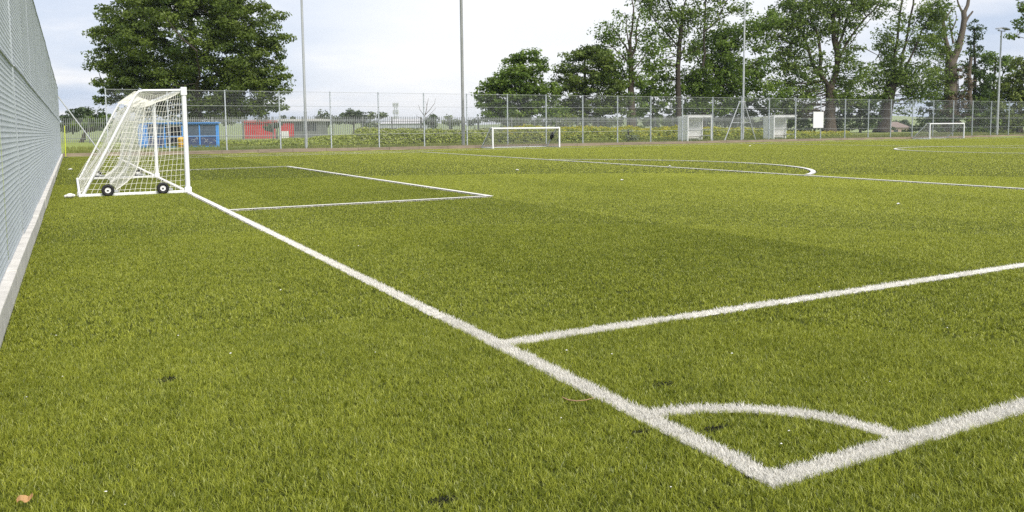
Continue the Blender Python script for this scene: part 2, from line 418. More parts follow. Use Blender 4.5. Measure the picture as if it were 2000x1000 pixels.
TURF = leaf_mat('turf_fibre', (.118, .158, .010), (.56, .59, .078), .36, .40, .5)
LINEF = leaf_mat('white_turf_fibre', (.64, .62, .56), (.88, .86, .80), .25, .5, .3)
yaw_c = YAW
bands = [(1.7, 6, 24000, .0030, .036, False), (6, 12, 10000, .0046, .031, False), (12, 26, 3200, .0085, .026, True), (26, 110, 400, .021, .024, True)]
parts_g = []; parts_w = {m_[0]: [] for m_ in markings}
for d0, d1, dens, wd, ln, simple in bands:
    ang = .92 if d1 < 20 else .78
    area = ang * (d1 * d1 - d0 * d0)
    n = int(area * dens)
    rad = np.sqrt(RNG.uniform(d0 * d0, d1 * d1, n)); an = yaw_c + RNG.uniform(-ang, ang, n)
    if not simple:   # tufts of several fibres
        k = 4; n = n // k * k
        rad, an = rad[:n // k], an[:n // k]
        x = CAM[0] + rad * np.sin(an); y = CAM[1] + rad * np.cos(an)
        x = np.repeat(x, k) + RNG.normal(0, .0045, n); y = np.repeat(y, k) + RNG.normal(0, .0045, n)
    else:
        x = CAM[0] + rad * np.sin(an); y = CAM[1] + rad * np.cos(an)
    ok = (x > KX + .012) & (y < FY - .25) & (x < FEND - .5) & (y > -13)
    x, y = x[ok], y[ok]
    wm = strip_mask(None, x, y, 0 if d0 < 12 else (.012 if d0 < 20 else .03))
    xg, yg = x[~wm], y[~wm]
    if d0 < 6:
        keep = np.ones(len(xg), bool)
        for c, (ra, rb) in zip(bare, bare_r):
            q = ((xg - c[0]) / ra) ** 2 + ((yg - c[1]) / rb) ** 2 + RNG.normal(0, .35, len(xg))
            keep &= ~((q < 1) & (RNG.random(len(xg)) < .93))
        xg, yg = xg[keep], yg[keep]
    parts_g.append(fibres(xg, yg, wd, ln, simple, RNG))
    # white fibres in the woven lines, denser
    for nm, _, pls, lw in markings:
        xs, ys = [], []
        for pl in pls:
            for (x0, y0), (x1, y1) in zip(pl[:-1], pl[1:]):
                Ls = math.hypot(x1 - x0, y1 - y0)
                cnt = int(Ls * lw * dens * (1.6 if d0 < 12 else 5.0))
                if cnt == 0: continue
                t = RNG.random(cnt); off = RNG.uniform(-lw / 2, lw / 2, cnt)
                xs.append(x0 + (x1 - x0) * t - (y1 - y0) / Ls * off); ys.append(y0 + (y1 - y0) * t + (x1 - x0) / Ls * off)
        if not xs: continue
        xs = np.concatenate(xs); ys = np.concatenate(ys)
        rd = np.hypot(xs - CAM[0], ys - CAM[1]); ta = (np.arctan2(xs - CAM[0], ys - CAM[1]) - yaw_c + np.pi) % (2 * np.pi) - np.pi
        ok = (rd >= d0) & (rd < d1) & (np.abs(ta) < ang)
        if ok.sum() == 0: continue
        parts_w[nm].append(fibres(xs[ok], ys[ok], wd * 1.15, ln * (1.02 if d0 < 12 else 1.3), simple, RNG, .1))

def join(parts):
    off = 0; V = []; I = []; Z = []; T = []
    for v, i, s_, t in parts:
        V.append(v); I.append(i + off); Z.append(s_); T.append(t); off += len(v)
    return np.concatenate(V), np.concatenate(I), np.concatenate(Z), np.concatenate(T)
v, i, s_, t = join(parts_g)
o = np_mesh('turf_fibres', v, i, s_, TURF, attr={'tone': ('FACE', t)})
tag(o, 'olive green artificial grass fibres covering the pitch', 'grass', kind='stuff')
LINEB = mat('white_line_backing', (.80, .78, .72), .9, 0, .12, 30)
for k, (nm, lab, pls, lw) in enumerate(markings):
    b = MB(); z0 = .020 + .0015 * k
    for pl in pls:
        L, Rr = [], []
        for q in range(len(pl)):
            a_ = np.array(pl[max(q - 1, 0)]); c_ = np.array(pl[min(q + 1, len(pl) - 1)]); p_ = np.array(pl[q])
            def un(v_): return v_ / max(np.linalg.norm(v_), 1e-9)
            d1_ = un(p_ - a_) if q > 0 else un(c_ - p_); d2_ = un(c_ - p_) if q < len(pl) - 1 else d1_
            n1_ = np.array([-d1_[1], d1_[0]]); n2_ = np.array([-d2_[1], d2_[0]]); mm = un(n1_ + n2_); mm = mm / max(.3, mm @ n1_)
            L.append(p_ + mm * lw * .45); Rr.append(p_ - mm * lw * .45)
        def zz_(p): return .006 + .0012 * k + .023 * min(1, max(0, (math.hypot(p[0] - CAM[0], p[1] - CAM[1]) - 7) / 10))
        for q in range(len(pl) - 1):
            m_n = max(1, int(np.linalg.norm(L[q + 1] - L[q]) / 1.5))
            for u in range(m_n):
                f0, f1 = u / m_n, (u + 1) / m_n
                ps = [Rr[q] + (Rr[q + 1] - Rr[q]) * f0, Rr[q] + (Rr[q + 1] - Rr[q]) * f1, L[q] + (L[q + 1] - L[q]) * f1, L[q] + (L[q + 1] - L[q]) * f0]
                b.face([(*p_, zz_(p_)) for p_ in ps])
    o = b.build(nm, LINEB)
    tag(o, lab, 'pitch marking', 'white line markings', kind='structure')
    if parts_w[nm]:
        v, i, s_, t = join(parts_w[nm])
        w_ = np_mesh('white_fibres', v, i, s_, LINEF, parent=o, attr={'tone': ('FACE', t)}); w_['kind'] = 'stuff'

# bare rubber crumb showing through
b = MB()
for c, (ra, rb) in zip(bare, bare_r):
    for q in range(110):
        a_ = random.random() * 6.28; f_ = math.sqrt(random.random()) * 1.0
        px_, py_ = c[0] + math.cos(a_) * ra * f_, c[1] + math.sin(a_) * rb * f_
        s_ = random.uniform(.002, .005); z_ = random.uniform(.002, .016)
        t_ = random.random() * 3
        p4 = [(px_ + s_ * math.cos(t_ + u), py_ + s_ * math.sin(t_ + u), z_ + random.uniform(-.002, .003)) for u in (0, 1.6, 3.1, 4.7)]
        b.face(p4); b.face([(p4[0]), p4[1], (px_, py_, z_ + .007)]); b.face([p4[2], p4[3], (px_, py_, z_ + .007)])
tag(b.build('rubber_crumb', CRUMB), 'black rubber crumb infill showing in worn spots of the turf', 'rubber crumb', kind='stuff')

# ------------------------------------------------------------------ kerbs
b = MB()
y = -9.0; random.seed(3)
while y < FY - .3:
    ln = 1.9
    y1 = min(y + ln - .012, FY - .25)
    o_ = random.uniform(-.006, .006); h_ = .205 + random.uniform(-.006, .006)
    b.box(KX - .11 + o_, KX + o_, y, y1, -.1, h_); y += ln
o = b.build('concrete_kerb', CONC, bevel=.008); tag(o, 'pale concrete kerb along the foot of the left fence', 'kerb', kind='structure')
b = MB(); x = KX - .1
while x < FEND:
    ln = 2.4
    o_ = random.uniform(-.012, .012); h_ = .245 + random.uniform(-.014, .014)
    b.box(x, x + ln - .015, FY - .22 + o_, FY - .10 + o_, -.1, h_); x += ln
o = b.build('timber_kerb', TIMB, bevel=.008); tag(o, 'brown weathered timber kerb along the foot of the far fence', 'kerb', kind='structure')

# ------------------------------------------------------------------ mesh fences
def panel_mesh(name, width, z0, z1, m, vd, hd, hs=.2, twin=True, joints=(1, .5, .52, .25, .75)):
    b = MB(); n = int(round(width / .05))
    for k in range(n):
        x = (k + .5) * width / n
        b.box(x - vd / 2, x + vd / 2, -vd / 2, vd / 2, z0, z1)
    z = z0 + .02
    while z <= z1:
        for yy in ((-vd / 2 - hd, vd / 2) if twin else (-vd / 2 - hd,)):
            b.box(0, width, yy, yy + hd, z - hd / 2, z + hd / 2)
        z += hs
    for z in [z0 + f_ * (z1 - z0) - .01 for f_ in joints]:   # sheet joints
        b.box(0, width, -.016, .016, z - .009, z + .009)
    return b.build(name, m)
def post_mesh(name, h, wx, wy, m):
    b = MB(); b.box(-wx / 2, wx / 2, -wy / 2, wy / 2, 0, h)
    for k in range(9):
        z = .35 + k * (h - .5) / 8; b.box(-wx / 2 - .008, wx / 2 + .008, -wy / 2 - .022, -wy / 2 + .02, z - .02, z + .02)
    b.box(-wx / 2 - .006, wx / 2 + .006, -wy / 2 - .006, wy / 2 + .006, h, h + .012)
    return b.build(name, m)
ff = empty('mesh_fence', (FX0, FY, 0), 'tall see-through grey wire mesh fence along the far side of the pitch', 'fence')
pp = post_mesh('post', FH + .03, .065, .09, POST); pp.parent = ff
pn = panel_mesh('mesh_panel', FS - .02, .22, FH, WIRE_FAR, .0024, .0026); pn.parent = ff; pn.location = (.01, -.085, 0)
for k in range(-2, 33):
    if k: c = pp.copy(); COL.objects.link(c); c.parent = ff; c.location = (k * FS, 0, 0)
    if k: c = pn.copy(); COL.objects.link(c); c.parent = ff; c.location = (k * FS + .01, -.085, 0)
# far left bay closes on the corner post
b = MB(); b.tube([(KX - .2 - FX0 + .1, .12, FH - .45), (KX - .2 - FX0 + 2.3, .12, .25)], .04, 8)
b.build('brace', GALV, ff)
FXL = KX - .075
fl = empty('mesh_fence', (FXL, -6.5, 0), 'tall grey wire mesh fence running along the left edge behind the goal', 'fence')
LS = 2.52; nb = int((FY + 6.5) / LS)
LS = (FY + 6.5) / nb
pp2 = post_mesh('post', FH + .03, .065, .09, POST); pp2.parent = fl; pp2.rotation_euler.z = R(90); pp2.location = (-.10, 0, 0)
pn2 = panel_mesh('mesh_panel', LS - .012, .22, FH, GALV2, .0033, .0036, .055, False, (1, .5)); pn2.parent = fl; pn2.rotation_euler.z = R(90); pn2.location = (0, .006, 0)
for k in range(1, nb + 1):
    c = pp2.copy(); COL.objects.link(c); c.parent = fl; c.location = (-.10, k * LS, 0)
    if k < nb: c = pn2.copy(); COL.objects.link(c); c.parent = fl; c.location = (random.uniform(-.006, .006), k * LS + .006, 0); c.rotation_euler.z = R(90 + random.uniform(-.22, .22))

# brace frame by the middle mast
xa, xb, xt = colx(1415, FY + .5), colx(1476, FY + .5), colx(1448, FY + .5)
bf = empty('fence_brace', (xt, FY + .5, .17), 'grey A shaped steel brace between the two white shelters', 'brace')
b = MB(); b.tube([(xa - xt, 0, 0), (-.3, 0, 3.75)], .055, 8); b.build('strut', GALV, bf)
b = MB(); b.tube([(xb - xt, 0, 0), (.28, 0, 3.75)], .055, 8); b.build('strut', GALV, bf)
b = MB(); b.tube([((xa - xt) * .5 - .1, 0, 1.75), ((xb - xt) * .5 + .1, 0, 1.75)], .04, 8); b.build('crossbar', GALV, bf)
b = MB(); b.box(-.42, .40, -.07, .07, 3.70, 3.82); b.build('head_plate', GALV, bf)

# white notice board on the far fence
xs0, xs1 = colx(1588, FY - .13, 2), colx(1607.5, FY - .13, 2)
nbz0, nbz1 = 1.35, 2.95
sb = empty('notice_board', ((xs0 + xs1) / 2, FY - .14, 0), 'blank white square board fixed on the far mesh fence', 'sign')
b = MB(); b.box(-(xs1 - xs0) / 2, (xs1 - xs0) / 2, -.03, .0, nbz0, nbz1); b.build('board', WHITE2, sb, .006)
b = MB()
hw = (xs1 - xs0) / 2
for q in ((-hw - .03, -hw, nbz0 - .03, nbz1 + .03), (hw, hw + .03, nbz0 - .03, nbz1 + .03)): b.box(q[0], q[1], -.04, .01, q[2], q[3])
b.box(-hw, hw, -.04, .01, nbz1, nbz1 + .03); b.box(-hw, hw, -.04, .01, nbz0 - .03, nbz0)
b.build('frame', GALV, sb)

# ------------------------------------------------------------------ floodlight masts
def mast(px, y, h, r0, r1, label, m, heads, lower=2.6):
    x = colx(px, y); z = zg1(x, y)
    t = empty('floodlight_mast', (x, y, z), label, 'floodlight', 'floodlight masts along the far fence')
    b = MB(); b.tube([(0, 0, 0), (0, 0, lower)], [r0, r0], 12); b.build('base_section', m, t)
    b = MB(); b.tube([(0, 0, lower - .05), (0, 0, h)], [r0 * .86, r1], 12); b.build('pole', m, t)
    b = MB(); b.box(-.07, .07, -r0 - .012, -r0 + .03, .7, 1.25); b.build('access_door', m, t)
    b = MB(); b.tube([(0, 0, lower - .06), (0, 0, lower + .04)], r0 * 1.12, 12); b.build('collar', m, t)
    if heads:
        b = MB(); b.tube([(-.75, 0, h), (.75, 0, h)], .05, 8); b.build('crossarm', GALV, t)
        for sx_ in (-1, 1):
            b = MB()
            c = Vector((sx_ * .62, -.15, h + .28)); tilt = .16 * sx_
            def q(u, v_, w_): return c + Vector((u, v_, w_ + u * -tilt))
            b.hexa([q(-.52, -.3, -.10), q(.52, -.3, -.10), q(.46, .3, -.06), q(-.46, .3, -.06), q(-.46, -.26, .06), q(.46, -.26, .06), q(.4, .26, .10), q(-.4, .26, .10)])
            hd = b.build('lamp_head', GALV, t, .02)
            b = MB(); b.face([q(-.46, -.25, -.104), q(.46, -.25, -.104), q(.41, .25, -.072), q(-.41, .25, -.072)]); b.build('lamp_glass', DGLASS, hd)
            b = MB(); b.bar((sx_ * .62, 0, h), (sx_ * .62, -.1, h + .2), .06); b.build('bracket', GALV, t)
    return t
mast(598.5, FY + .9, 15.5, .112, .075, 'slim pale grey floodlight mast left of the bare sapling, top out of frame', MAST, False, 2.7)
mast(905, FY + .6, 15.5, .135, .115, 'thick weathered grey floodlight mast left of the small white goal, top out of frame', MAST2, False, 2.2)
mast(1450.5, FY + .9, 14.2, .115, .075, 'grey floodlight mast with twin lamps standing between the white shelters', GALV, True, 2.9)
mast(1947, FY + .9, 12.6, .135, .085, 'grey floodlight mast with twin lamps by the yellow green trees at right', GALV, True, 3.0)

# ------------------------------------------------------------------ big goal
def net(b, fn, nu, nv, r=.004, jit=.0):
    seg = 2
    for i in range(nu + 1):
        b.tube([fn(i / nu, j / (nv * seg)) for j in range(nv * seg + 1)], r, 3, False)
    for j in range(nv + 1):
        b.tube([fn(i / (nu * seg), j / nv) for i in range(nu * seg + 1)], r, 3, False)
GN, GF, GH = 18.44, 26.37, 2.44
g = empty('football_goal', (0, (GN + GF) / 2, 0), 'large white football goal on black wheels with a sagging net', 'goal')
oy = (GN + GF) / 2
yn, yf = GN - oy, GF - oy
for yy in (yn, yf):
    b = MB(); b.tube([(0, yy, .0), (0, yy, GH)], .055, 14); b.build('post', WHITE, g)
    b = MB(); b.box(-.075, .075, yy - .075, yy + .075, -.01, .14); b.build('post_foot', WHITE, g, .01)
    b = MB(); b.box(-.066, .066, yy - .066, yy + .066, GH - .13, GH + .063); b.build('corner_bracket', WHITE, g, .012)
b = MB(); b.tube([(0, yn, GH), (0, yf, GH)], .06, 14); b.build('crossbar', WHITE, g)
XT, XB = -.98, -2.28    # top and bottom depth
for yy in (yn, yf):
    b = MB()
    prof = [(-.05, GH - .01), (XT + .12, GH - .03), (XT + .02, GH - .05), (XT - .06, GH - .13), (XT - .12, GH - .24), (XB + .06, .06)]
    b.tube([(x_, yy, z_) for x_, z_ in prof], .03, 10); b.build('stanchion', WHITE, g)
    b = MB(); b.box(XB - .03, -.05, yy - .035, yy + .035, .0, .066); b.build('base_rail', WHITE, g, .008)
    for xw in (-1.72, -.56):
        sgn = -1 if yy == yn else 1
        b = MB(); o_ = (xw, yy + sgn * .065, .138)
        b.lathe([(.062, 0), (.075, -.02), (.10, -.03), (.128, -.022), (.136, .0), (.136, .045), (.128, .066), (.10, .074), (.078, .062), (.062, .045)], o_, (0, sgn, 0), 22)
        wh = b.build('wheel', RUBBER, g)
        b = MB(); b.lathe([(.0, .04), (.026, .045), (.03, .03), (.046, .026), (.06, .046), (.065, .045), (.065, -.0), (.0, -.01)], o_, (0, sgn, 0), 18); b.build('hub', WHITE2, wh)
        b = MB(); b.lathe([(.0, .05), (.019, .05), (.019, .028)], o_, (0, sgn, 0), 12); b.build('hub_cap', DARKM, wh)
        b = MB(); b.bar((xw, yy - .02, .13), (xw + .22, yy - .02, .1), .035, .05); b.build('wheel_bracket', GALV, g)
b = MB(); b.box(XB - .04, XB + .02, yn + .036, yf - .036, .0, .066); b.build('back_rail', WHITE, g, .008)
def sidex(z):   # depth of the stanchion at height z
    return XT - .1 + (XB - XT + .1) * (1 - max(0, z - .06) / (GH - .3)) if z < GH - .24 else XT * (1 - (z - GH + .24) / .9)
b = MB(); rn = random.Random(5)
ph = [rn.uniform(0, 6.28) for _ in range(8)]
for yy, sg in ((yn, 1), (yf, -1)):       # side nets
    def fs(u, v_, yy=yy, sg=sg):
        z = .05 + v_ * (GH - .12); back = sidex(z) if z < GH - .24 else XT - .05 + .1 * (z - GH + .24)
        x_ = -.03 + (back + .03) * u
        return (x_ + .02 * math.sin(9 * v_ + ph[0]), yy + sg * (.05 + .10 * math.sin(3.14 * u) * math.sin(3.14 * v_) + .012 * math.sin(25 * u + 13 * v_)), z - .05 * math.sin(3.14 * u) * (1 - .2 * math.sin(20 * u + ph[1])))
    net(b, fs, 20, 18, .0037)
def fb(u, v_):    # sloping back net
    z = .06 + v_ * (GH - .3); y_ = yn + (yf - yn) * u
    s = .10 * math.sin(3.14 * v_) * (1 + .25 * math.sin(17 * u + ph[2]))
    return (sidex(z) + .04 + s, y_, z - .03 * abs(math.sin(6.28 * u * 4)))
net(b, fb, 50, 16, .0036)
def ft_(u, v_):   # roof net, sagging
    y_ = yn + (yf - yn) * u; s = .17 * math.sin(3.14 * v_) * (1 + .15 * math.sin(11 * u)) * min(1, 8 * min(u, 1 - u) + .15)
    return (-.03 + (XT - .05) * v_, y_, GH - .05 - s)
net(b, ft_, 62, 8, .0042)
def fd(u, v_):    # slack fold of net hanging inside from the rear of the roof
    y_ = yn + .12 + (yf - yn - .24) * u; z = .13 + (GH - .42) * v_
    x_ = -.84 - .34 * (1 - v_) - .36 * (max(0, .26 - v_) / .26) ** 2
    return (x_ + .03 * math.sin(14 * u + 3 * v_), y_, z)
net(b, fd, 66, 17, .0036)
b.tube([fd(0, k / 24) for k in range(25)], .010, 5)
b.tube([fd(1, k / 24) for k in range(25)], .010, 5)
b.build('net', NETM, g)
b = MB()   # rope lashing at the rear near corner
for q in range(5):
    a0 = q * .03; b.tube([(XB - .06, yn + .12 + a0, .02), (XB - .05, yn + .12 + a0, .11), (XB + .05, yn + .12 + a0, .11)], .008, 5)
b.build('net_tie', NETM, g)

# white weight bag by the goal
wb = gp(137, 387.5)
b = MB()
for (cx_, cy_, rr_, ll) in ((0, 0, .05, .075), (.05, .04, .04, .06), (-.07, .03, .035, .05)):
    b.lathe([(0, -ll), (rr_ * .7, -ll * .8), (rr_, -ll * .2), (rr_ * .9, ll * .4), (rr_ * .5, ll * .85), (0, ll)], (cx_, cy_, rr_ * .9 + .02), (1, .35 * cx_ * 10, .1), 10)
o = b.build('crumpled_bag', PAPER); o.location = Vector(wb); tag(o, 'small crumpled white bag on the turf behind the goal', 'bag')

# ------------------------------------------------------------------ small goals
def small_goal(loc, rz, W, H, Dp, label, bag=False):
    t = empty('small_goal', loc, label, 'goal', 'small white goals by the far kerb', rz)
    for sx_ in (-1, 1):
        b = MB(); b.bar((sx_ * W / 2, 0, 0), (sx_ * W / 2, 0, H), .115); b.build('post', WHITE, t, .015)
        b = MB(); b.tube([(sx_ * W / 2, .06, H - .03), (sx_ * W / 2, .3, H - .05), (sx_ * W / 2, Dp, .05)], .06, 8); b.build('stanchion', WHITE, t)
        b = MB(); b.bar((sx_ * W / 2, .06, .04), (sx_ * W / 2, Dp, .04), .07); b.build('base_rail', WHITE, t)
    b = MB(); b.bar((-W / 2 + .058, 0, H - .058), (W / 2 - .058, 0, H - .058), .115); b.build('crossbar', WHITE, t, .015)
    b = MB(); b.bar((-W / 2, Dp, .045), (W / 2, Dp, .045), .08); b.build('back_rail', WHITE, t)
    b = MB()
    net(b, lambda u, v_: (-W / 2 + W * u, .3 + (Dp - .3) * (1 - v_) + .04, .06 + (H - .14) * v_ - .05 * math.sin(3.14 * v_)), int(W / .13), int(H / .12), .008)
    for sx_ in (-1, 1):
        net(b, lambda u, v_: (sx_ * (W / 2 - .06), .06 + (.24 + (Dp - .3) * (1 - v_)) * u, .05 + (H - .1) * v_), 10, int(H / .12), .005)
    net(b, lambda u, v_: (-W / 2 + W * u, .05 + .28 * v_, H - .08 - .05 * math.sin(3.14 * v_)), int(W / .13), 3, .008)
    b.build('net', NETD, t)
    return t
y1 = 53.7; xl, xr = colx(962.5, y1), colx(1092.5, y1)
small_goal(((xl + xr) / 2, y1, .0), R(0), xr - xl, 1.62, 1.95, 'white small goal in front of the yellow flowers')
xbag = colx(1077, y1 + 1.1)
b = MB()   # black bag draped over the stanchion
gx0 = xr
b.tube([(0, 0, .22), (.02, -.03, .12), (.0, 0, 0), (-.05, .02, -.16), (-.1, .06, -.30), (-.12, .05, -.42)], [.05, .15, .19, .17, .12, .03], 9)
b.tube([(.05, 0, .15), (.12, .05, .02), (.10, .06, -.12)], [.05, .11, .03], 7)
o = b.build('black_bag', BLACKC); o.location = (xr - .02, y1 + 1.02, 1.02); tag(o, 'black cloth bag hanging on the back strut of the small goal', 'bag')
y2_ = 53.6; xl, xr = colx(1815.5, y2_), colx(1882, y2_)
small_goal(((xl + xr) / 2, y2_, .0), R(0), xr - xl, 1.72, 2.0, 'white small goal at far right in front of the thick tree trunk')

# yellow stake in the far left corner
sp = (colx(128, 54.6, .3), 54.6, 0)
st = empty('marker_pole', sp, 'fluorescent yellow corner pole by the left fence', 'pole')
b = MB(); b.tube([(0, 0, .05), (.03, 0, 1.95)], .024, 8); b.build('pole', FLUO, st)
b = MB(); b.tube([(0, 0, 0), (0, 0, .05)], [.13, .05], 10); b.build('foot', DARKM, st)

# ------------------------------------------------------------------ white shelters
def shelter(px0, px1, label, y):
    x0, x1 = colx(px0, y, .2), colx(px1, y, .2)
    z = zg1((x0 + x1) / 2, y); W = x1 - x0; H = 2.25; Dp = 1.3
    t = empty('team_shelter', ((x0 + x1) / 2, y, z), label, 'shelter', 'white team shelters behind the far fence')
    h = W / 2
    b = MB()
    for (x_, y_) in ((-h, 0), (h, 0), (-h, Dp), (h, Dp)):
        b.bar((x_, y_, 0), (x_, y_, H + (.0 if y_ else .12)), .10)
    for x_ in (-h, h):
        for zz in (.55, 1.15): b.bar((x_, .05, zz), (x_, Dp - .05, zz), .07)
        b.bar((x_, .05, H + .05), (x_, Dp - .05, H - .04), .08)
    b.bar((-h + .05, 0, H + .08), (h - .05, 0, H + .08), .10); b.bar((-h + .05, Dp, H - .02), (h - .05, Dp, H - .02), .08)
    b.bar((-h + .05, Dp, 1.12), (h - .05, Dp, 1.12), .07); b.bar((.4 * W - h, Dp, .05), (.4 * W - h, Dp, H - .06), .07)
    b.build('frame', WHITE, t)
    b = MB(); b.hexa([(-h - .12, -.12, H + .18), (h + .12, -.12, H + .18), (h + .12, Dp + .12, H + .02), (-h - .12, Dp + .12, H + .02), (-h - .12, -.12, H + .25), (h + .12, -.12, H + .25), (h + .12, Dp + .12, H + .09), (-h - .12, Dp + .12, H + .09)])
    b.build('roof', ROOFT, t, .01)
    b = MB(); b.box(-h + .06, h - .06, Dp + .05, Dp + .07, .05, H - .05); b.build('back_panel', CREAM, t)
    b = MB(); b.box(-h - .022, -h - .006, .06, Dp - .06, .05, H - .02); b.build('side_panel', CREAM, t)
    b = MB(); b.box(-h + .25, h - .35, Dp - .5, Dp - .14, .42, .47)
    b.build('bench', BARK2, t)
    for xx in (-h + .4, h - .5):
        b = MB(); b.box(xx, xx + .06, Dp - .42, Dp - .2, 0, .418); b.build('bench_leg', WHITE, t)
    return t
shelter(1343, 1389, 'white team shelter left of the A shaped brace', FY + 1.0)
shelter(1511, 1553, 'white team shelter right of the A shaped brace beside the board', FY + 1.0)

# ------------------------------------------------------------------ blue shelter
pL = gp(290, 290.5, zg1(6, 66)); pR = gp(424, 287, zg1(12, 66))
ys = 66.0; xl, xr = colx(288, ys), colx(424, ys); zb = zg1((xl + xr) / 2, ys)
t = empty('blue_shelter', ((xl + xr) / 2, ys, zb), 'blue corrugated shelter with clear panels behind the big goal', 'shelter')
W = xr - xl; h = W / 2; H = 1.95; Dp = 1.7
b = MB(); nbar = 5
for k in range(nbar):
    x_ = -h + W * k / (nbar - 1); b.bar((x_, 0, 0), (x_, 0, H - .1), .09); 
for zz in (.06, .88, H - .14): b.bar((-h, -.003, zz), (h, -.003, zz), .075)
b.bar((h + .12, 0, 0), (h + .12, 0, H), .13); b.bar((-h, Dp, 0), (-h, Dp, H - .2), .08); b.bar((h, Dp, 0), (h, Dp, H - .2), .08)
b.build('frame', BLUE2, t)
b = MB(); n = 70     # corrugated roof
for k in range(n):
    xa_, xb_ = -h - .15 + (W + .4) * k / n, -h - .15 + (W + .4) * (k + 1) / n
    za, zb_ = (H + .03 * (k % 2)), (H + .03 * ((k + 1) % 2))
    b.face([(xa_, -.25, za), (xb_, -.25, zb_), (xb_, Dp + .2, zb_ - .18), (xa_, Dp + .2, za - .18)])
    b.face([(xa_, -.25, za - .09), (xb_, -.25, zb_ - .09), (xb_, -.25, zb_), (xa_, -.25, za)])
b.build('roof', BLUE, t)
b = MB(); n = 16     # corrugated end wall, set forward at the left
for k in range(n):
    ya_, yb_ = -.02 + (Dp + .0) * k / n, -.02 + Dp * (k + 1) / n
    xa_, xb_ = -h - .07 - .045 * (k % 2), -h - .07 - .045 * ((k + 1) % 2)
    b.face([(xa_, ya_, 0), (xa_, ya_, H - .1), (xb_, yb_, H - .1), (xb_, yb_, 0)])
for k in range(8):
    xa_, xb_ = -h - .62 + .085 * k, -h - .62 + .085 * (k + 1)
    b.face([(xa_, -.14 - .03 * (k % 2), 0), (xb_, -.14 - .03 * ((k + 1) % 2), 0), (xb_, -.14 - .03 * ((k + 1) % 2), H - .06 + .0), (xa_, -.14 - .03 * (k % 2), H - .06 - (.12 if k < 2 else 0))])
b.build('end_wall', BLUE, t)
b = MB(); b.box(-h + .05, h - .05, Dp + .045, Dp + .065, 0, H - .2); b.build('back_panel', NAVY, t)
for k in range(nbar - 1):
    x0_, x1_ = -h + W * k / (nbar - 1) + .05, -h + W * (k + 1) / (nbar - 1) - .05
    if k == 1: continue
    b = MB(); b.box(x0_, x1_, .0, .012, .92, H - .18); b.build('clear_panel', GREYP, t)
    b = MB(); b.box(x0_, x1_, .0, .014, .1, .84); lp = b.build('kick_panel', NAVY, t)
    if k >= 2:
        b = MB(); rn = random.Random(k)
        for q in range(3 + k):     # scrawled paint strokes
            cx_ = x0_ + (x1_ - x0_) * rn.uniform(.1, .85); cz = rn.uniform(.3, .75)
            b.tube([(cx_ + .1 * math.sin(u * 1.7 + q) * .8 + u * .05, -.012, cz + .07 * math.cos(u * 1.9 + q)) for u in range(4)], .016, 4)
        b.build('paint_scrawl', WALLG, lp)
xg_ = colx(355, ys - .35)
b = MB(); b.lathe([(0, 0), (.26, 0), (.29, .2), (.30, .62), (.33, .64), (.33, .70), (.30, .74), (.18, .82), (0, .84)], (0, 0, 0), (0, 0, 1), 8)
b.cur = 1
for zz in (.18, .42): b.lathe([(.3, zz), (.315, zz + .02), (.3, zz + .05)], (0, 0, 0), (0, 0, 1), 8)
o = b.build('grit_bin', [YELL, DARKM]); o.location = (xg_, ys - .45, zg1(xg_, ys - .4)); tag(o, 'yellow plastic bin standing in front of the blue shelter', 'bin')

# ------------------------------------------------------------------ palisade fence
a0 = P(112, 262, 74); a1 = P(1000, 262, 78); a2 = P(1500, 262, 100)
pf = empty('palisade_fence', (a0[0], a0[1], 0), 'dark grey steel palisade fence behind the blue shelter and weeds', 'fence')
def pal_line(pa, pb, name):
    pa = np.array(pa[:2]); pb = np.array(pb[:2]); L = np.linalg.norm(pb - pa); n = int(L / .17); d = (pb - pa) / L
    b = MB(); nrm = Vector((-d[1], d[0], 0))
    org = np.array([a0[0], a0[1]])
    for k in range(n):
        p = pa + d * (k + .5) * L / n - org; z = zg1(p[0] + org[0], p[1] + org[1]); s = .031
        px_, py_ = p; top = z + 2.25
        l_ = (px_ - d[0] * s, py_ - d[1] * s); r_ = (px_ + d[0] * s, py_ + d[1] * s); m_ = (px_ + nrm.x * -.018, py_ + nrm.y * -.018)
        b.face([(*l_, z + .08), (*m_, z + .08), (*m_, top + .12), (*l_, top)]); b.face([(*m_, z + .08), (*r_, z + .08), (*r_, top), (*m_, top + .12)])
    b.build('pales', PALI, pf)
    for zz in (.45, 1.85):
        b = MB(); m = 12
        pts = []
        for k in range(m + 1):
            p = pa + (pb - pa) * k / m; pts.append((p[0] - org[0] + nrm.x * .04, p[1] - org[1] + nrm.y * .04, zg1(*p) + zz))
        for q in range(m): b.bar(pts[q], pts[q + 1], .05)
        b.build('rail', PALI, pf)
    b0 = MB()
    k = 0; st_ = 2.75
    while k * st_ < L:
        p = pa + d * k * st_; z = zg1(*p); b0 = MB()
        b0.box(p[0] - org[0] + nrm.x * .12 - .05, p[0] - org[0] + nrm.x * .12 + .05, p[1] - org[1] + nrm.y * .12 - .05, p[1] - org[1] + nrm.y * .12 + .05, z, z + 2.3)
        b0.build('post', PALI, pf); k += 1
pal_line(a0, a1, 'a'); pal_line(a1, a2, 'b')

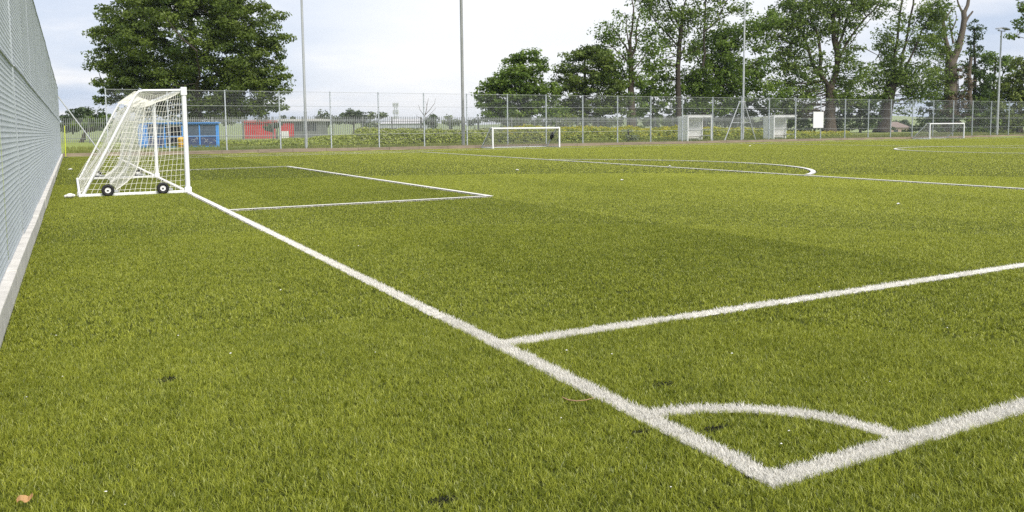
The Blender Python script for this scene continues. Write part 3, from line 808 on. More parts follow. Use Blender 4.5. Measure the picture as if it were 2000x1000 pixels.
# ------------------------------------------------------------------ foliage tools
def leaves(cent, per, spread, size, rng, flat=.6, tone_c=None, up=.55):
    """leaf quads scattered about cluster centres -> verts, idx, sizes, tone"""
    n = len(cent) * per
    c = np.repeat(cent, per, 0)
    o_ = rng.normal(0, 1, (n, 3)); o_ *= (np.clip(rng.random((n, 1)), .15, 1) ** .4) / np.linalg.norm(o_, axis=1, keepdims=True)
    sp_ = np.repeat(spread if hasattr(spread, '__len__') else np.full(len(cent), spread), per)
    p = c + o_ * sp_[:, None] * np.array([1, 1, flat])
    nr = rng.normal(0, 1, (n, 3)); nr /= np.linalg.norm(nr, axis=1, keepdims=True)
    nr = nr * .75 + o_ * .45 + np.array([0, 0, up]); nr /= np.linalg.norm(nr, axis=1, keepdims=True)
    a_ = rng.normal(0, 1, (n, 3)); t1 = np.cross(nr, a_); t1 /= np.linalg.norm(t1, axis=1, keepdims=True); t2 = np.cross(nr, t1)
    s1 = (size * rng.uniform(.6, 1.3, n))[:, None]; s2 = s1 * rng.uniform(.45, .75, (n, 1))
    fold = nr * s1 * .18
    v = np.stack([p - t1 * s1, p - t2 * s2 + fold, p + t1 * s1, p + t2 * s2 + fold], 1).reshape(-1, 3)
    tb = np.repeat(rng.normal(.5, .17, len(cent)) if tone_c is None else tone_c, per)
    tone = np.clip(tb + rng.normal(0, .14, n), 0, 1)
    return v, np.arange(4 * n), np.full(n, 4), tone

def blob_centres(blobs, D, rng, dens, world0, depth=.9, shell=.55):
    out = []
    for bl in blobs:
        cx_, cy_, rx, ry = bl[:4]; dz = bl[4] if len(bl) > 4 else 0; k = bl[5] if len(bl) > 5 else 1.0
        sc = (D + dz) / FPX; rxm, rym = rx * sc, ry * sc; rd = max(min(rxm, rym * 1.6), .5) * depth
        n = max(3, int(dens * k * (rxm * rym * rd) ** (2 / 3.)))
        u = rng.normal(0, 1, (n, 3)); u /= np.linalg.norm(u, axis=1, keepdims=True)
        rad = 1 - shell * rng.random((n, 1)) ** 1.6
        bump = 1 + .16 * np.sin(8.5 * u[:, :1] + cx_) * np.sin(7.3 * u[:, 2:] + cy_) + .12 * np.sin(13 * u[:, 2:] + cy_ * .7) + .08 * np.sin(16 * u[:, 1:2] + cx_)
        q = u * rad * bump
        ctr = P(cx_, cy_, D + dz)
        Fh = np.array([Fv[0], Fv[1], 0]); Fh /= np.linalg.norm(Fh)
        out.append(ctr + q[:, :1] * rxm * R2 + q[:, 1:2] * rd * Fh + q[:, 2:] * rym * np.array([0, 0, 1.]))
    return np.concatenate(out) - world0

def jitter_line(pts, rng, amp):
    """subdivide a limb and let it wander"""
    pts = [np.array(p, float) for p in pts]; out = [pts[0]]
    for a_, c_ in zip(pts[:-1], pts[1:]):
        L = np.linalg.norm(c_ - a_); m = max(2, int(L / 1.2))
        for k in range(1, m + 1):
            q = a_ + (c_ - a_) * k / m
            if k < m: q = q + rng.normal(0, amp * min(1, L / 3), 3)
            out.append(q)
    return out

TREES = 'trees standing beyond the far fence'
def tree(name, label, D, base, limbs, blobs, lm, bark, dens=5, per=34, size=.17, spread=.75, twigs=.5, seed=0, flat=.6, group=TREES, cat='tree', depth=.9, shell=.55, trunk_n=10, only_blob_twigs=True):
    """base: (px, py-radius_m); limbs: list of (points in px with optional depth offset, r0, r1)"""
    rng = np.random.default_rng(seed + 100)
    b0 = P(base[0], 262, D); gz = zg1(b0[0], b0[1])
    W0 = np.array([b0[0], b0[1], gz])
    t = empty(name, W0, label, cat, group)
    b = MB(); skel = []
    for li, (pts, r0, r1) in enumerate(limbs):
        w_ = []
        for q in pts:
            dz = q[2] if len(q) > 2 else 0
            w_.append(P(q[0], q[1], D + dz) - W0)
        if li == 0: w_[0][2] = -.15
        w_ = jitter_line(w_, rng, .10 if li else .05)
        m = len(w_); rads = [r0 + (r1 - r0) * (k / (m - 1)) ** .8 for k in range(m)]
        if li == 0: rads[0] *= 1.35; 
        b.tube(w_, rads, trunk_n if r0 > .15 else 6)
        skel += w_
    cen = blob_centres(blobs, D, rng, dens, W0, depth, shell)
    sk = np.array(skel)
    hz = sk[:, 2] > min(2.0, sk[:, 2].max() * .35); sk2 = sk[hz] if hz.any() else sk
    pick = rng.random(len(cen)) < twigs
    for c in cen[pick]:
        d = np.linalg.norm(sk2 - c, axis=1) + .8 * np.maximum(0, sk2[:, 2] - c[2])
        k = int(np.argmin(d)); s0 = sk2[k]; L = np.linalg.norm(c - s0)
        if L < .4 or L > 9: continue
        mid = s0 + (c - s0) * .5 + np.array([0, 0, -.06 * L]) + rng.normal(0, .07 * L, 3)
        r_ = min(.10, .018 + .012 * L)
        b.tube([s0, mid, c], [r_, r_ * .65, r_ * .25], 4, False)
    if not len(limbs): pass
    b.build('trunk', bark, t)
    zlow = cen[:, 2] > .15
    cen = cen[zlow]
    # pigment differs from bough to bough
    tc_ = np.clip(.5 + .20 * np.sin(cen[:, 0] * 1.1 + seed) * np.sin(cen[:, 2] * 1.3 + seed * 2) + rng.normal(0, .14, len(cen)), 0, 1)
    v, i_, s_, tn = leaves(cen, per, spread * rng.uniform(.6, 1.25, len(cen)), size, rng, flat, tc_)
    np_mesh('crown', v, i_, s_, lm, parent=t, attr={'tone': ('FACE', tn)})
    return t

L_DARK = leaf_mat('dark_maple_leaf', (.045, .082, .014), (.205, .27, .05), .42)
L_MID = leaf_mat('mid_green_leaf', (.05, .10, .014), (.22, .315, .052), .42)
L_POP = leaf_mat('poplar_leaf', (.06, .11, .02), (.24, .32, .068), .42)
L_YEL = leaf_mat('yellow_green_leaf', (.075, .115, .020), (.22, .27, .055), .32)
L_PALE = leaf_mat('pale_grey_leaf', (.10, .14, .06), (.30, .34, .20), .28)
L_SHADE = leaf_mat('deep_green_leaf', (.024, .052, .012), (.095, .150, .032), .30)
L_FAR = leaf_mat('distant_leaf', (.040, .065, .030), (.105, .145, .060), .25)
L_ELD = leaf_mat('elder_leaf', (.055, .10, .025), (.16, .21, .06), .28, spots=(.62, .62, .46))
L_BRN = leaf_mat('dead_brown_leaf', (.07, .055, .03), (.18, .13, .075), .2)

# ------------------------------------------------------------------ trees
tree('broadleaf_tree', 'huge round dark green tree behind the blue shelter', 84, (385, 0),
     [([(385, 262), (384, 215), (380, 170), (375, 110), (372, 30)], .62, .22), ([(382, 190), (330, 150), (270, 110), (215, 80)], .26, .06), ([(382, 185), (430, 140), (490, 100), (535, 70)], .26, .06),
      ([(384, 205), (440, 190), (500, 165), (555, 150)], .2, .05), ([(384, 205), (310, 195), (250, 175), (205, 185)], .2, .05), ([(378, 140), (320, 80), (290, 20)], .2, .06), ([(376, 130), (440, 70), (470, 10)], .2, .06),
      ([(384, 215), (430, 215), (500, 215), (535, 205)], .14, .04), ([(384, 190, -2), (390, 150, -5), (385, 100, -8)], .2, .05)],
     [(370, 60, 140, 120), (258, 95, 66, 80), (475, 90, 68, 90), (370, -40, 152, 76), (232, 140, 42, 38), (300, 175, 72, 36), (400, 190, 84, 40), (478, 180, 60, 42, 0, .9), (525, 150, 32, 32, 0, .85), (228, 182, 28, 18, 0, .8), (470, 218, 62, 20, 1, .8), (350, 222, 54, 18, 1, .7), (515, 205, 24, 12, 0, .6), (205, 75, 20, 34, 0, .8), (530, 95, 20, 42, 0, .9), (420, 232, 62, 12, 2, .7), (280, 212, 36, 18, 0, .7),
      (182, 60, 9, 8), (178, 122, 10, 9), (196, 160, 10, 7), (205, 194, 12, 6), (556, 80, 9, 10), (560, 148, 12, 8), (545, 178, 12, 8), (548, 212, 12, 6), (540, 30, 10, 12), (215, 30, 12, 10)],
     L_DARK, BARKD, dens=10, per=85, size=.15, spread=.98, twigs=.16, seed=1, flat=.5, group=TREES)
tree('broadleaf_tree', 'rounded mid green tree above the small goal, left of the pair', 90, (1020, 0),
     [([(1020, 262), (1020, 210), (1018, 150), (1016, 115)], .35, .1), ([(1019, 200), (985, 165), (960, 150)], .14, .04), ([(1019, 190), (1050, 160), (1062, 140)], .14, .04), ([(1020, 215), (970, 210), (940, 200)], .12, .04)],
     [(1015, 155, 48, 48), (985, 190, 50, 36), (1042, 185, 36, 42), (965, 215, 32, 24), (1010, 222, 60, 24), (955, 172, 22, 20), (1045, 130, 22, 22), (1018, 112, 22, 14), (1074, 188, 18, 36), (1082, 222, 26, 20), (940, 192, 16, 8), (1040, 102, 8, 6), (995, 118, 10, 8)],
     L_MID, BARKD, dens=11, per=60, size=.16, spread=.9, twigs=.2, flat=.45, seed=2)
tree('broadleaf_tree', 'dark green dome shaped tree left of the forked ash', 97, (1140, 0),
     [([(1140, 262), (1140, 200), (1142, 140), (1143, 105)], .35, .1), ([(1140, 200), (1100, 165), (1085, 150)], .14, .04), ([(1140, 190), (1175, 150), (1190, 130)], .14, .04)],
     [(1140, 142, 52, 46), (1105, 178, 34, 44), (1178, 165, 34, 52), (1145, 105, 32, 16), (1140, 215, 58, 26), (1195, 200, 22, 30), (1170, 110, 24, 18), (1210, 180, 20, 26, 0, .7), (1140, 238, 70, 12)],
     L_DARK, BARKD, dens=11, per=60, size=.16, spread=.9, twigs=.2, flat=.45, seed=3)
tree('ash_tree', 'sparse ash tree forking into bare upright stems', 98, (1236, 0),
     [([(1236, 264), (1234, 220), (1232, 170), (1232, 130), (1230, 108)], .55, .27), ([(1231, 112), (1222, 90), (1208, 70), (1192, 52)], .16, .04), ([(1231, 108), (1231, 75), (1236, 40), (1233, -5)], .22, .07), ([(1232, 112), (1243, 85), (1243, 55), (1250, 22)], .2, .05),
      ([(1231, 125), (1212, 105), (1196, 92), (1175, 68)], .14, .03), ([(1233, 130), (1222, 118), (1200, 108)], .10, .03), ([(1243, 70), (1258, 55), (1268, 40)], .09, .03), ([(1230, 100), (1224, 60), (1221, 25)], .12, .03), ([(1234, 140), (1255, 115), (1268, 95)], .12, .03), ([(1234, 165), (1250, 140), (1275, 125)], .10, .03)],
     [(1178, 62, 22, 24, 0, .7), (1195, 95, 26, 24, 0, .7), (1212, 35, 16, 20, 0, .7), (1250, 35, 18, 22, 0, .6), (1268, 88, 26, 26, 0, .6), (1190, 130, 30, 22, 0, .7), (1275, 122, 28, 20, 0, .6), (1210, 165, 26, 18, 0, .6), (1208, 70, 16, 16, 0, .6), (1255, 65, 14, 14, 0, .5), (1225, 200, 30, 14, 0, .7), (1215, 130, 34, 26, 0, .8), (1255, 150, 30, 24, 0, .7), (1185, 95, 22, 26, 0, .7), (1235, 80, 24, 30, 0, .45), (1270, 60, 18, 16, 0, .6), (1200, 165, 24, 20, 0, .8), (1275, 100, 26, 24, 0, .6)],
     L_MID, BARK, dens=9, per=32, size=.17, spread=1.05, twigs=.5, seed=4)
tree('poplar_tree', 'tall dark trunked poplar with thin crown left of the middle mast', 104, (1326, 0),
     [([(1326, 264), (1325, 200), (1324, 130), (1327, 85), (1331, 50)], .42, .26), ([(1330, 55), (1318, 32), (1306, 8), (1300, -14)], .16, .08), ([(1330, 55), (1334, 25), (1344, -12)], .15, .08), ([(1324, 90), (1300, 62), (1280, 42), (1258, 5)], .13, .05), ([(1328, 110), (1338, 90), (1336, 60)], .10, .04),
      ([(1328, 118), (1345, 105), (1372, 92)], .10, .03), ([(1372, 130), (1375, 60), (1377, -12)], .16, .08), ([(1376, 62), (1400, 42), (1428, -10)], .13, .05), ([(1400, 42), (1440, 18)], .08, .04), ([(1328, 60), (1308, 35), (1284, 3)], .12, .05)],
     [(1280, 12, 30, 20, 0, .6), (1312, 22, 30, 24, 0, .6), (1350, 20, 26, 26, 0, .6), (1385, 20, 26, 26, 0, .6), (1305, 70, 22, 22, 0, .5), (1420, 8, 34, 16, 0, .6), (1345, 60, 24, 24, 0, .6), (1300, -20, 80, 20), (1400, -20, 60, 20), (1285, 70, 16, 12, 0, .5), (1270, 30, 16, 14, 0, .6), (1450, 15, 22, 14, 0, .6), (1310, 45, 34, 22, 0, .6), (1350, 40, 30, 26, 0, .6), (1290, 95, 26, 22, 0, .6), (1345, 95, 26, 26, 0, .7), (1390, 50, 26, 22, 0, .6), (1300, 135, 24, 20, 0, .7), (1265, 5, 26, 18, 0, .7)],
     L_POP, BARKD, dens=9, per=32, size=.18, spread=1.1, twigs=.5, seed=5)
tree('broadleaf_tree', 'dense leafy tree behind the middle mast with arching boughs', 108, (1382, 0),
     [([(1376, 264), (1374, 215), (1376, 165), (1378, 135)], .42, .2), ([(1376, 130), (1400, 105), (1440, 80), (1480, 52), (1500, 30)], .17, .05), ([(1438, 81), (1465, 82), (1500, 98)], .10, .04), ([(1375, 140), (1360, 110), (1352, 85)], .13, .05), ([(1376, 150), (1405, 120), (1395, 100)], .12, .04), ([(1455, 70), (1470, 95), (1478, 120)], .06, .02)],
     [(1395, 105, 50, 40), (1385, 160, 54, 38), (1432, 150, 40, 40), (1425, 75, 36, 26), (1350, 170, 32, 40), (1470, 60, 34, 22, 0, .6), (1470, 160, 26, 32, 0, .7), (1395, 200, 72, 26), (1500, 40, 26, 22, 0, .6), (1488, 95, 22, 14, 0, .6), (1482, 130, 26, 22, 0, .55), (1510, 180, 30, 24, 0, .6)],
     L_MID, BARKD, dens=10, per=44, size=.19, spread=1.15, twigs=.3, seed=6)
tree('poplar_tree', 'big multi stemmed poplar forking above the white board', 112, (1620, 0),
     [([(1620, 264), (1621, 220), (1622, 185), (1621, 166)], .78, .60), ([(1619, 168), (1604, 148), (1588, 128), (1578, 92), (1563, 55), (1550, 20)], .34, .10), ([(1600, 142), (1603, 110), (1598, 72), (1584, 40), (1568, -10)], .26, .10), ([(1624, 168), (1634, 140), (1634, 100), (1628, 55), (1627, -14)], .42, .22), ([(1637, 112), (1645, 70), (1655, 30), (1668, -12)], .22, .10), ([(1637, 118), (1655, 82), (1680, 48), (1718, 4)], .20, .08), ([(1634, 95), (1638, 50), (1642, -10)], .18, .08), ([(1652, 95), (1690, 50), (1725, 5)], .07, .03), ([(1660, 92), (1690, 95), (1715, 108)], .10, .04),
      ([(1582, 105), (1562, 85), (1548, 85)], .08, .03), ([(1624, 38), (1610, 36), (1602, 40)], .05, .02)],
     [(1545, 30, 48, 34), (1535, 85, 40, 34, 0, .8), (1590, 12, 48, 26), (1650, 8, 48, 24), (1700, 10, 34, 24, 0, .8), (1555, 140, 36, 26, 0, .7), (1525, 165, 34, 24, 0, .6), (1660, 60, 22, 26, 0, .5), (1590, 165, 26, 22, 0, .8), (1660, 145, 34, 30, 0, .9), (1600, 60, 22, 26, 0, .5), (1560, 195, 46, 22, 0, .8), (1660, 190, 40, 26), (1610, -25, 110, 20), (1500, 60, 26, 30, 0, .8), (1575, 110, 16, 18, 0, .5), (1680, 95, 14, 10, 0, .4), (1640, 40, 50, 30, 0, .6), (1570, 60, 34, 34, 0, .7), (1520, 120, 34, 26, 0, .7), (1600, 130, 24, 26, 0, .6), (1540, 215, 40, 18, 0, .6), (1645, 110, 24, 30, 0, .6)],
     L_POP, BARK, dens=9.5, per=38, size=.185, spread=1.2, twigs=.35, seed=7)
tree('pollard_tree', 'leaning thick dark pollard trunk with leafy head and long stems', 116, (1722, 0),
     [([(1722, 266), (1728, 235), (1734, 200), (1739, 172)], 1.0, .78), ([(1736, 178), (1741, 168), (1744, 160)], .85, .7), ([(1743, 165), (1746, 120), (1754, 60), (1763, -14)], .22, .12), ([(1752, 165), (1762, 110), (1775, 50), (1785, -14)], .22, .12), ([(1755, 165), (1772, 125), (1795, 75), (1812, 40)], .20, .10), ([(1745, 160), (1725, 130), (1715, 108)], .12, .05), ([(1760, 110), (1782, 62), (1800, 30)], .10, .05)],
     [(1745, 140, 34, 26, 0, 1.1), (1780, 150, 38, 28), (1815, 32, 28, 24), (1800, 95, 28, 26, 0, .6), (1735, 60, 26, 22, 0, .55), (1730, 95, 24, 18, 0, .5), (1795, 185, 36, 16), (1712, 150, 28, 26, 0, .8), (1835, 20, 22, 22), (1758, 20, 18, 18, 0, .4), (1780, 60, 26, 34, 0, .5), (1745, 100, 28, 26, 0, .6), (1830, 60, 22, 26, 0, .7), (1715, 185, 26, 22, 0, .8), (1765, 215, 26, 8, 0, .6)],
     L_POP, BARKD, dens=9.5, per=38, size=.185, spread=1.2, twigs=.3, seed=8)
tree('pollard_tree', 'pale bark tree with cut back limbs behind the far right goal', 120, (1858, 0),
     [([(1856, 266), (1857, 220), (1858, 160), (1857, 118)], 1.15, .75), ([(1855, 122), (1850, 90), (1844, 60), (1842, 25)], .42, .22), ([(1860, 122), (1872, 95), (1881, 55), (1882, 20)], .55, .35), ([(1882, 28), (1890, 10), (1896, -14)], .3, .2), ([(1881, 26), (1872, 8), (1868, -8)], .18, .08), ([(1882, 50), (1892, 32), (1900, 22)], .2, .12), ([(1858, 62), (1866, 45), (1868, 30)], .12, .06), ([(1862, 85), (1856, 55), (1854, 35)], .16, .08), ([(1846, 40), (1856, 22), (1866, 14)], .14, .07), ([(1893, 266), (1895, 200), (1893, 150), (1897, 112)], .5, .22), ([(1868, 95), (1874, 80), (1873, 65)], .12, .08)],
     [(1832, 70, 22, 24, 0, .8), (1838, 40, 16, 18, 0, .7), (1858, 98, 22, 10, 0, .8), (1830, 110, 26, 22, 0, .8), (1835, 150, 34, 22), (1872, 78, 14, 8, 0, .7), (1830, 185, 32, 20), (1865, 185, 20, 14, 0, .5)],
     L_POP, BARK2, dens=9, per=34, size=.18, spread=1.1, twigs=.3, seed=9)
tree('broadleaf_tree', 'narrow dark tree rising behind the cut back pale tree', 128, (1905, 0),
     [([(1905, 266), (1904, 200), (1904, 120), (1903, 55)], .4, .1)],
     [(1903, 80, 14, 34), (1905, 120, 22, 30), (1902, 50, 9, 10), (1908, 160, 26, 30), (1920, 195, 30, 36)],
     L_SHADE, BARKD, dens=8, per=36, size=.2, spread=.8, twigs=.3, seed=10)
tree('broadleaf_tree', 'loose mid green tree left of the right hand mast', 130, (1940, 0),
     [([(1940, 266), (1941, 200), (1942, 150), (1945, 115)], .4, .1), ([(1941, 190), (1960, 140), (1975, 115)], .15, .04)],
     [(1935, 112, 24, 16, 0, .7), (1955, 125, 26, 22, 0, .8), (1935, 170, 28, 30, 0, .9), (1930, 220, 36, 34)],
     L_MID, BARKD, dens=7, per=36, size=.22, spread=.9, twigs=.3, seed=11)
tree('broadleaf_tree', 'bright yellow green tree at the right edge', 118, (1990, 0),
     [([(1992, 266), (1992, 200), (1995, 140)], .4, .1), ([(1992, 200), (1975, 160)], .12, .04)],
     [(1995, 165, 38, 42), (1975, 205, 30, 46), (2030, 170, 50, 60), (1985, 245, 50, 24)],
     L_YEL, BARK, dens=9, per=44, size=.21, spread=.85, twigs=.2, seed=12)
tree('broadleaf_tree', 'tree leaning in from outside the right edge, only leafy branch tips showing', 96, (2110, 0),
     [([(2110, 266), (2105, 150), (2090, 40)], .5, .2), ([(2100, 90), (2040, 50), (1990, 20)], .15, .04), ([(2100, 110), (2040, 85), (1985, 70)], .13, .03)],
     [(1994, 28, 16, 20), (1990, 62, 14, 14, 0, .7), (2060, 30, 60, 60), (1975, 72, 10, 6, 0, .5), (2015, 8, 26, 22)],
     L_MID, BARK, dens=6, per=32, size=.18, spread=.65, twigs=.5, seed=13)

# shrubs and small trees under and beside them
BUSH = 'shrubs under the tall trees'
def bush(label, D, px, blobs, lm, seed, dens=8, per=36, size=.2, spread=.7, name='shrub', group=BUSH, cat='shrub', twigs=.12):
    top = min(q[1] - q[3] * .5 for q in blobs)
    return tree(name, label, D, (px, 0), [([(px, 262), (px + 1, (262 + top) / 2), (px, top)], .12 * D / 90, .03)], blobs, lm, BARKD, dens=dens, per=per, size=size, spread=spread, twigs=twigs, seed=seed, group=group, cat=cat)
bush('thick green shrub filling the gap right of the ash trunk', 106, 1275, [(1275, 165, 42, 28), (1268, 200, 46, 34), (1285, 235, 45, 26)], L_MID, 21)
bush('dark shrub below the dense leafy tree by the left white shelter', 112, 1372, [(1372, 225, 56, 32), (1345, 245, 40, 20)], L_SHADE, 22)
bush('dark shrub behind the A shaped brace', 114, 1450, [(1450, 218, 46, 28), (1440, 245, 48, 18), (1490, 205, 30, 18, 0, .6)], L_SHADE, 23)
bush('loose shrub behind the right white shelter', 114, 1530, [(1525, 232, 46, 22, 0, .8), (1555, 215, 28, 16, 0, .6), (1520, 250, 50, 14)], L_SHADE, 24)
bush('shrub beneath the white board', 116, 1590, [(1590, 240, 46, 20), (1575, 220, 26, 16, 0, .6)], L_MID, 25)
bush('round green shrub between the forked poplar and the pollard', 114, 1680, [(1672, 205, 40, 26), (1670, 240, 50, 26), (1700, 225, 24, 26, 0, .8)], L_SHADE, 26)
bush('low shrub in the gap right of the leaning pollard', 122, 1775, [(1775, 259, 44, 11), (1805, 252, 24, 14)], L_MID, 27)
bush('dark bush left of the pale cut back tree', 118, 1815, [(1812, 215, 24, 22, 0, .8), (1838, 240, 34, 26)], L_SHADE, 28)
bush('brown dead creeper clothing the pale cut back tree', 119, 1872, [(1878, 165, 16, 26, 0, .8), (1872, 215, 26, 36), (1845, 235, 20, 30)], L_BRN, 29, per=30)
bush('green bush right of the pale cut back tree', 118, 1912, [(1915, 235, 34, 34), (1945, 250, 36, 20)], L_MID, 30)
bush('yellow green bush by the right hand mast', 116, 1962, [(1960, 235, 26, 34), (1985, 262, 40, 12)], L_YEL, 31)
bush('elder bush with pale flower heads left of the small goal posts', 80, 1010, [(1010, 232, 15, 22), (1000, 246, 24, 12)], L_ELD, 32, size=.15, spread=.5, group='flowering elder bushes')
bush('elder bush with pale flower heads right of the first', 81, 1060, [(1062, 236, 22, 14), (1045, 246, 22, 10)], L_ELD, 33, size=.15, spread=.5, group='flowering elder bushes')
bush('small pale shrub with twin tops above the yellow flowers', 84, 1105, [(1097, 228, 8, 16), (1116, 230, 8, 18), (1106, 248, 24, 10)], L_YEL, 34, size=.14, spread=.45, group='flowering elder bushes')
bush('pale leafy shrub climbing the foot of the ash', 88, 1225, [(1222, 232, 20, 20, 0, .8), (1238, 205, 14, 26, 0, .6), (1200, 240, 24, 12)], L_ELD, 35, size=.15, spread=.5, group='flowering elder bushes')
bush('grey green thistle clump in front of the yellow flowers', 74.5, 1227, [(1226, 258, 8, 9), (1222, 268, 14, 6), (1234, 268, 10, 6)], L_PALE, 36, size=.10, spread=.35, name='thistle_clump', cat='plant', group='flowering elder bushes')

# far small trees left of centre
FARG = 'distant small trees beyond the palisade'
def far_tree(label, D, px, blobs, lm, seed, **k): return bush(label, D, px, blobs, lm, seed, name='small_tree', cat='tree', group=FARG, **k)
far_tree('wide low tree beyond the palisade at far left', 120, 165, [(165, 232, 38, 22), (140, 240, 26, 16), (190, 240, 24, 18)], L_FAR, 41, dens=9, size=.26, spread=.9)
tree('small_tree', 'small tree with a bent leaning trunk beside the left fence', 82, (158, 0), [([(158, 270), (166, 258), (180, 250), (192, 240)], .2, .1), ([(172, 254), (196, 246), (210, 236)], .12, .04)],
     [(192, 235, 24, 14), (208, 242, 16, 12), (178, 240, 18, 10), (150, 244, 14, 8, 0, .6)], L_MID, BARKD, dens=8, per=36, size=.17, spread=.55, twigs=.3, seed=42, group=FARG)
far_tree('dark bush half hiding the red cabin', 104, 541, [(542, 244, 10, 9), (534, 250, 12, 6), (526, 247, 6, 5)], L_SHADE, 52, size=.2, spread=.5)
far_tree('small round tree right of the red building', 130, 625, [(625, 228, 14, 9), (632, 240, 16, 8)], L_FAR, 43, size=.24, spread=.8)
far_tree('dark broad tree behind the palisade in the middle', 150, 690, [(690, 225, 26, 11), (675, 232, 26, 10), (708, 232, 16, 14), (655, 236, 14, 6)], L_FAR, 44, size=.28, spread=.9)
far_tree('light leafy sapling behind a fence post', 84, 738, [(738, 222, 11, 10, 0, .8), (748, 226, 8, 9, 0, .6), (732, 234, 14, 8), (726, 246, 14, 8)], L_PALE, 45, size=.15, spread=.45)
far_tree('dark conical tree beside the bare sapling', 125, 843, [(845, 232, 10, 10), (842, 240, 15, 9), (846, 226, 6, 6)], L_FAR, 46, size=.22, spread=.7)
far_tree('pale bushy tree left of the thick mast', 110, 882, [(882, 234, 14, 9), (872, 240, 14, 6), (895, 240, 14, 7)], L_PALE, 47, size=.2, spread=.6)
far_tree('low tree right of the thick mast', 140, 925, [(928, 237, 12, 5), (915, 240, 12, 5)], L_FAR, 48, size=.25, spread=.7)
far_tree('small tree top peeping over the pavilion roof at left', 150, 552, [(552, 230, 6, 4), (552, 238, 8, 5)], L_FAR, 49, size=.2, spread=.5)
far_tree('small tree top peeping over the pavilion roof at right', 152, 569, [(569, 231, 6, 3.5), (569, 238, 8, 5)], L_FAR, 50, size=.2, spread=.5)
far_tree('round tree behind the brown house roof', 260, 1762, [(1762, 242, 14, 6), (1752, 246, 12, 5), (1772, 248, 8, 5)], L_FAR, 51, size=.4, spread=1.2)
# bare sapling
tree('bare_sapling', 'bare leafless sapling with thin upright twigs behind the weeds', 76, (827, 0),
     [([(828, 262), (828, 240), (829, 225)], .06, .05), ([(829, 228), (834, 205), (837, 192)], .04, .012), ([(829, 226), (840, 214), (849, 202), (851, 192)], .04, .012), ([(829, 228), (820, 214), (817, 205)], .03, .012), ([(829, 234), (815, 228), (812, 222)], .025, .01), ([(830, 232), (845, 218), (852, 210)], .025, .01), ([(834, 208), (831, 198)], .018, .008)],
     [(829, 238, 3, 3, 0, .3)], L_FAR, BARK2, dens=1, per=8, size=.08, spread=.2, twigs=0, seed=60, group=FARG)

# ------------------------------------------------------------------ weeds (uncountable)
def weeds():
    rng = np.random.default_rng(77); V = []
    cen = []; tone = []; hts = []
    specs = [  # px0, px1, py of top line, near y, far y, count
        (255, 575, 276, 67, 71, 900, 0), (560, 760, 262, 62.5, 69, 2600, 0), (700, 1000, 253, 62.5, 70, 3600, 1), (985, 1330, 250, 61, 69, 4600, 2), (1320, 1500, 252, 60.5, 67, 1700, 2), (1500, 1660, 258, 60, 66, 900, 2)]
    greens, whites, yels = [], [], []
    for px0, px1, ptop, ya, yb, n, kind in specs:
        for _ in range(n):
            y_ = ya + (yb - ya) * rng.random() ** .8
            px_ = rng.uniform(px0, px1); x_ = colx(px_, y_, .5); z_ = zg1(x_, y_)
            d = np.array([x_, y_, 0]) - CAM; Dd = d @ Fv
            # height the bank reaches at this depth
            top = CAM[2] + (P(px_, ptop, Dd)[2] - CAM[2])
            hh = max(.15, top - z_) * (.42 + .5 * float(noise2(np.array([x_]), np.array([y_]), .35, 9)[0]) + .32 * float(noise2(np.array([x_]), np.array([y_]), 1.3, 10)[0]))
            f_ = min(1, (y_ - ya) / 2.0 + .35); hh *= f_
            if kind == 0: hh *= min(1, .55 + (px_ - px0) / (px1 - px0) * .6)
            k = max(1, int(hh / .30))
            for q in range(k):
                greens.append((x_ + rng.normal(0, .12), y_ + rng.normal(0, .12), z_ + hh * (q + .6) / k))
            if kind == 1 and rng.random() < .42: whites.append((x_ + rng.normal(0, .1), y_, z_ + hh + rng.uniform(.0, .15)))
            if kind == 2 and rng.random() < .62: yels.append((x_ + rng.normal(0, .1), y_, z_ + hh + rng.uniform(-.12, .18)))
            if kind == 2 and rng.random() < .06: whites.append((x_ + rng.normal(0, .1), y_, z_ + hh * rng.uniform(.6, 1)))
            if kind == 0 and rng.random() < .06: whites.append((x_, y_, z_ + hh))
    return np.array(greens), np.array(whites), np.array(yels)
gr, wh, ye = weeds()
L_WEED = leaf_mat('weed_leaf', (.16, .205, .03), (.52, .58, .14), .42)
L_WFL = leaf_mat('cow_parsley_flower', (.30, .32, .18), (.58, .57, .42), .2)
L_YFL = leaf_mat('yellow_flower', (.40, .39, .03), (.66, .58, .045), .3)
rg = np.random.default_rng(5)
o = np_mesh('weeds', *leaves(gr, 16, .26, .10, rg, .9)[:3], L_WEED) if False else None
v, i_, s_, tn = leaves(gr, 14, .27, .10, rg, .9)
o = np_mesh('weeds', v, i_, s_, L_WEED, attr={'tone': ('FACE', tn)}); tag(o, 'bank of tall green weeds in front of the palisade fence', 'weeds', kind='stuff')
v, i_, s_, tn = leaves(wh, 9, .11, .038, rg, .3)
o = np_mesh('white_wildflowers', v, i_, s_, L_WFL, attr={'tone': ('FACE', tn)}); tag(o, 'white cow parsley flowers on the bank of weeds', 'flowers', kind='stuff')
v, i_, s_, tn = leaves(ye, 10, .14, .045, rg, .6)
o = np_mesh('yellow_wildflowers', v, i_, s_, L_YFL, attr={'tone': ('FACE', tn)}); tag(o, 'yellow flowers on the bank of weeds behind the small goal', 'flowers', kind='stuff')

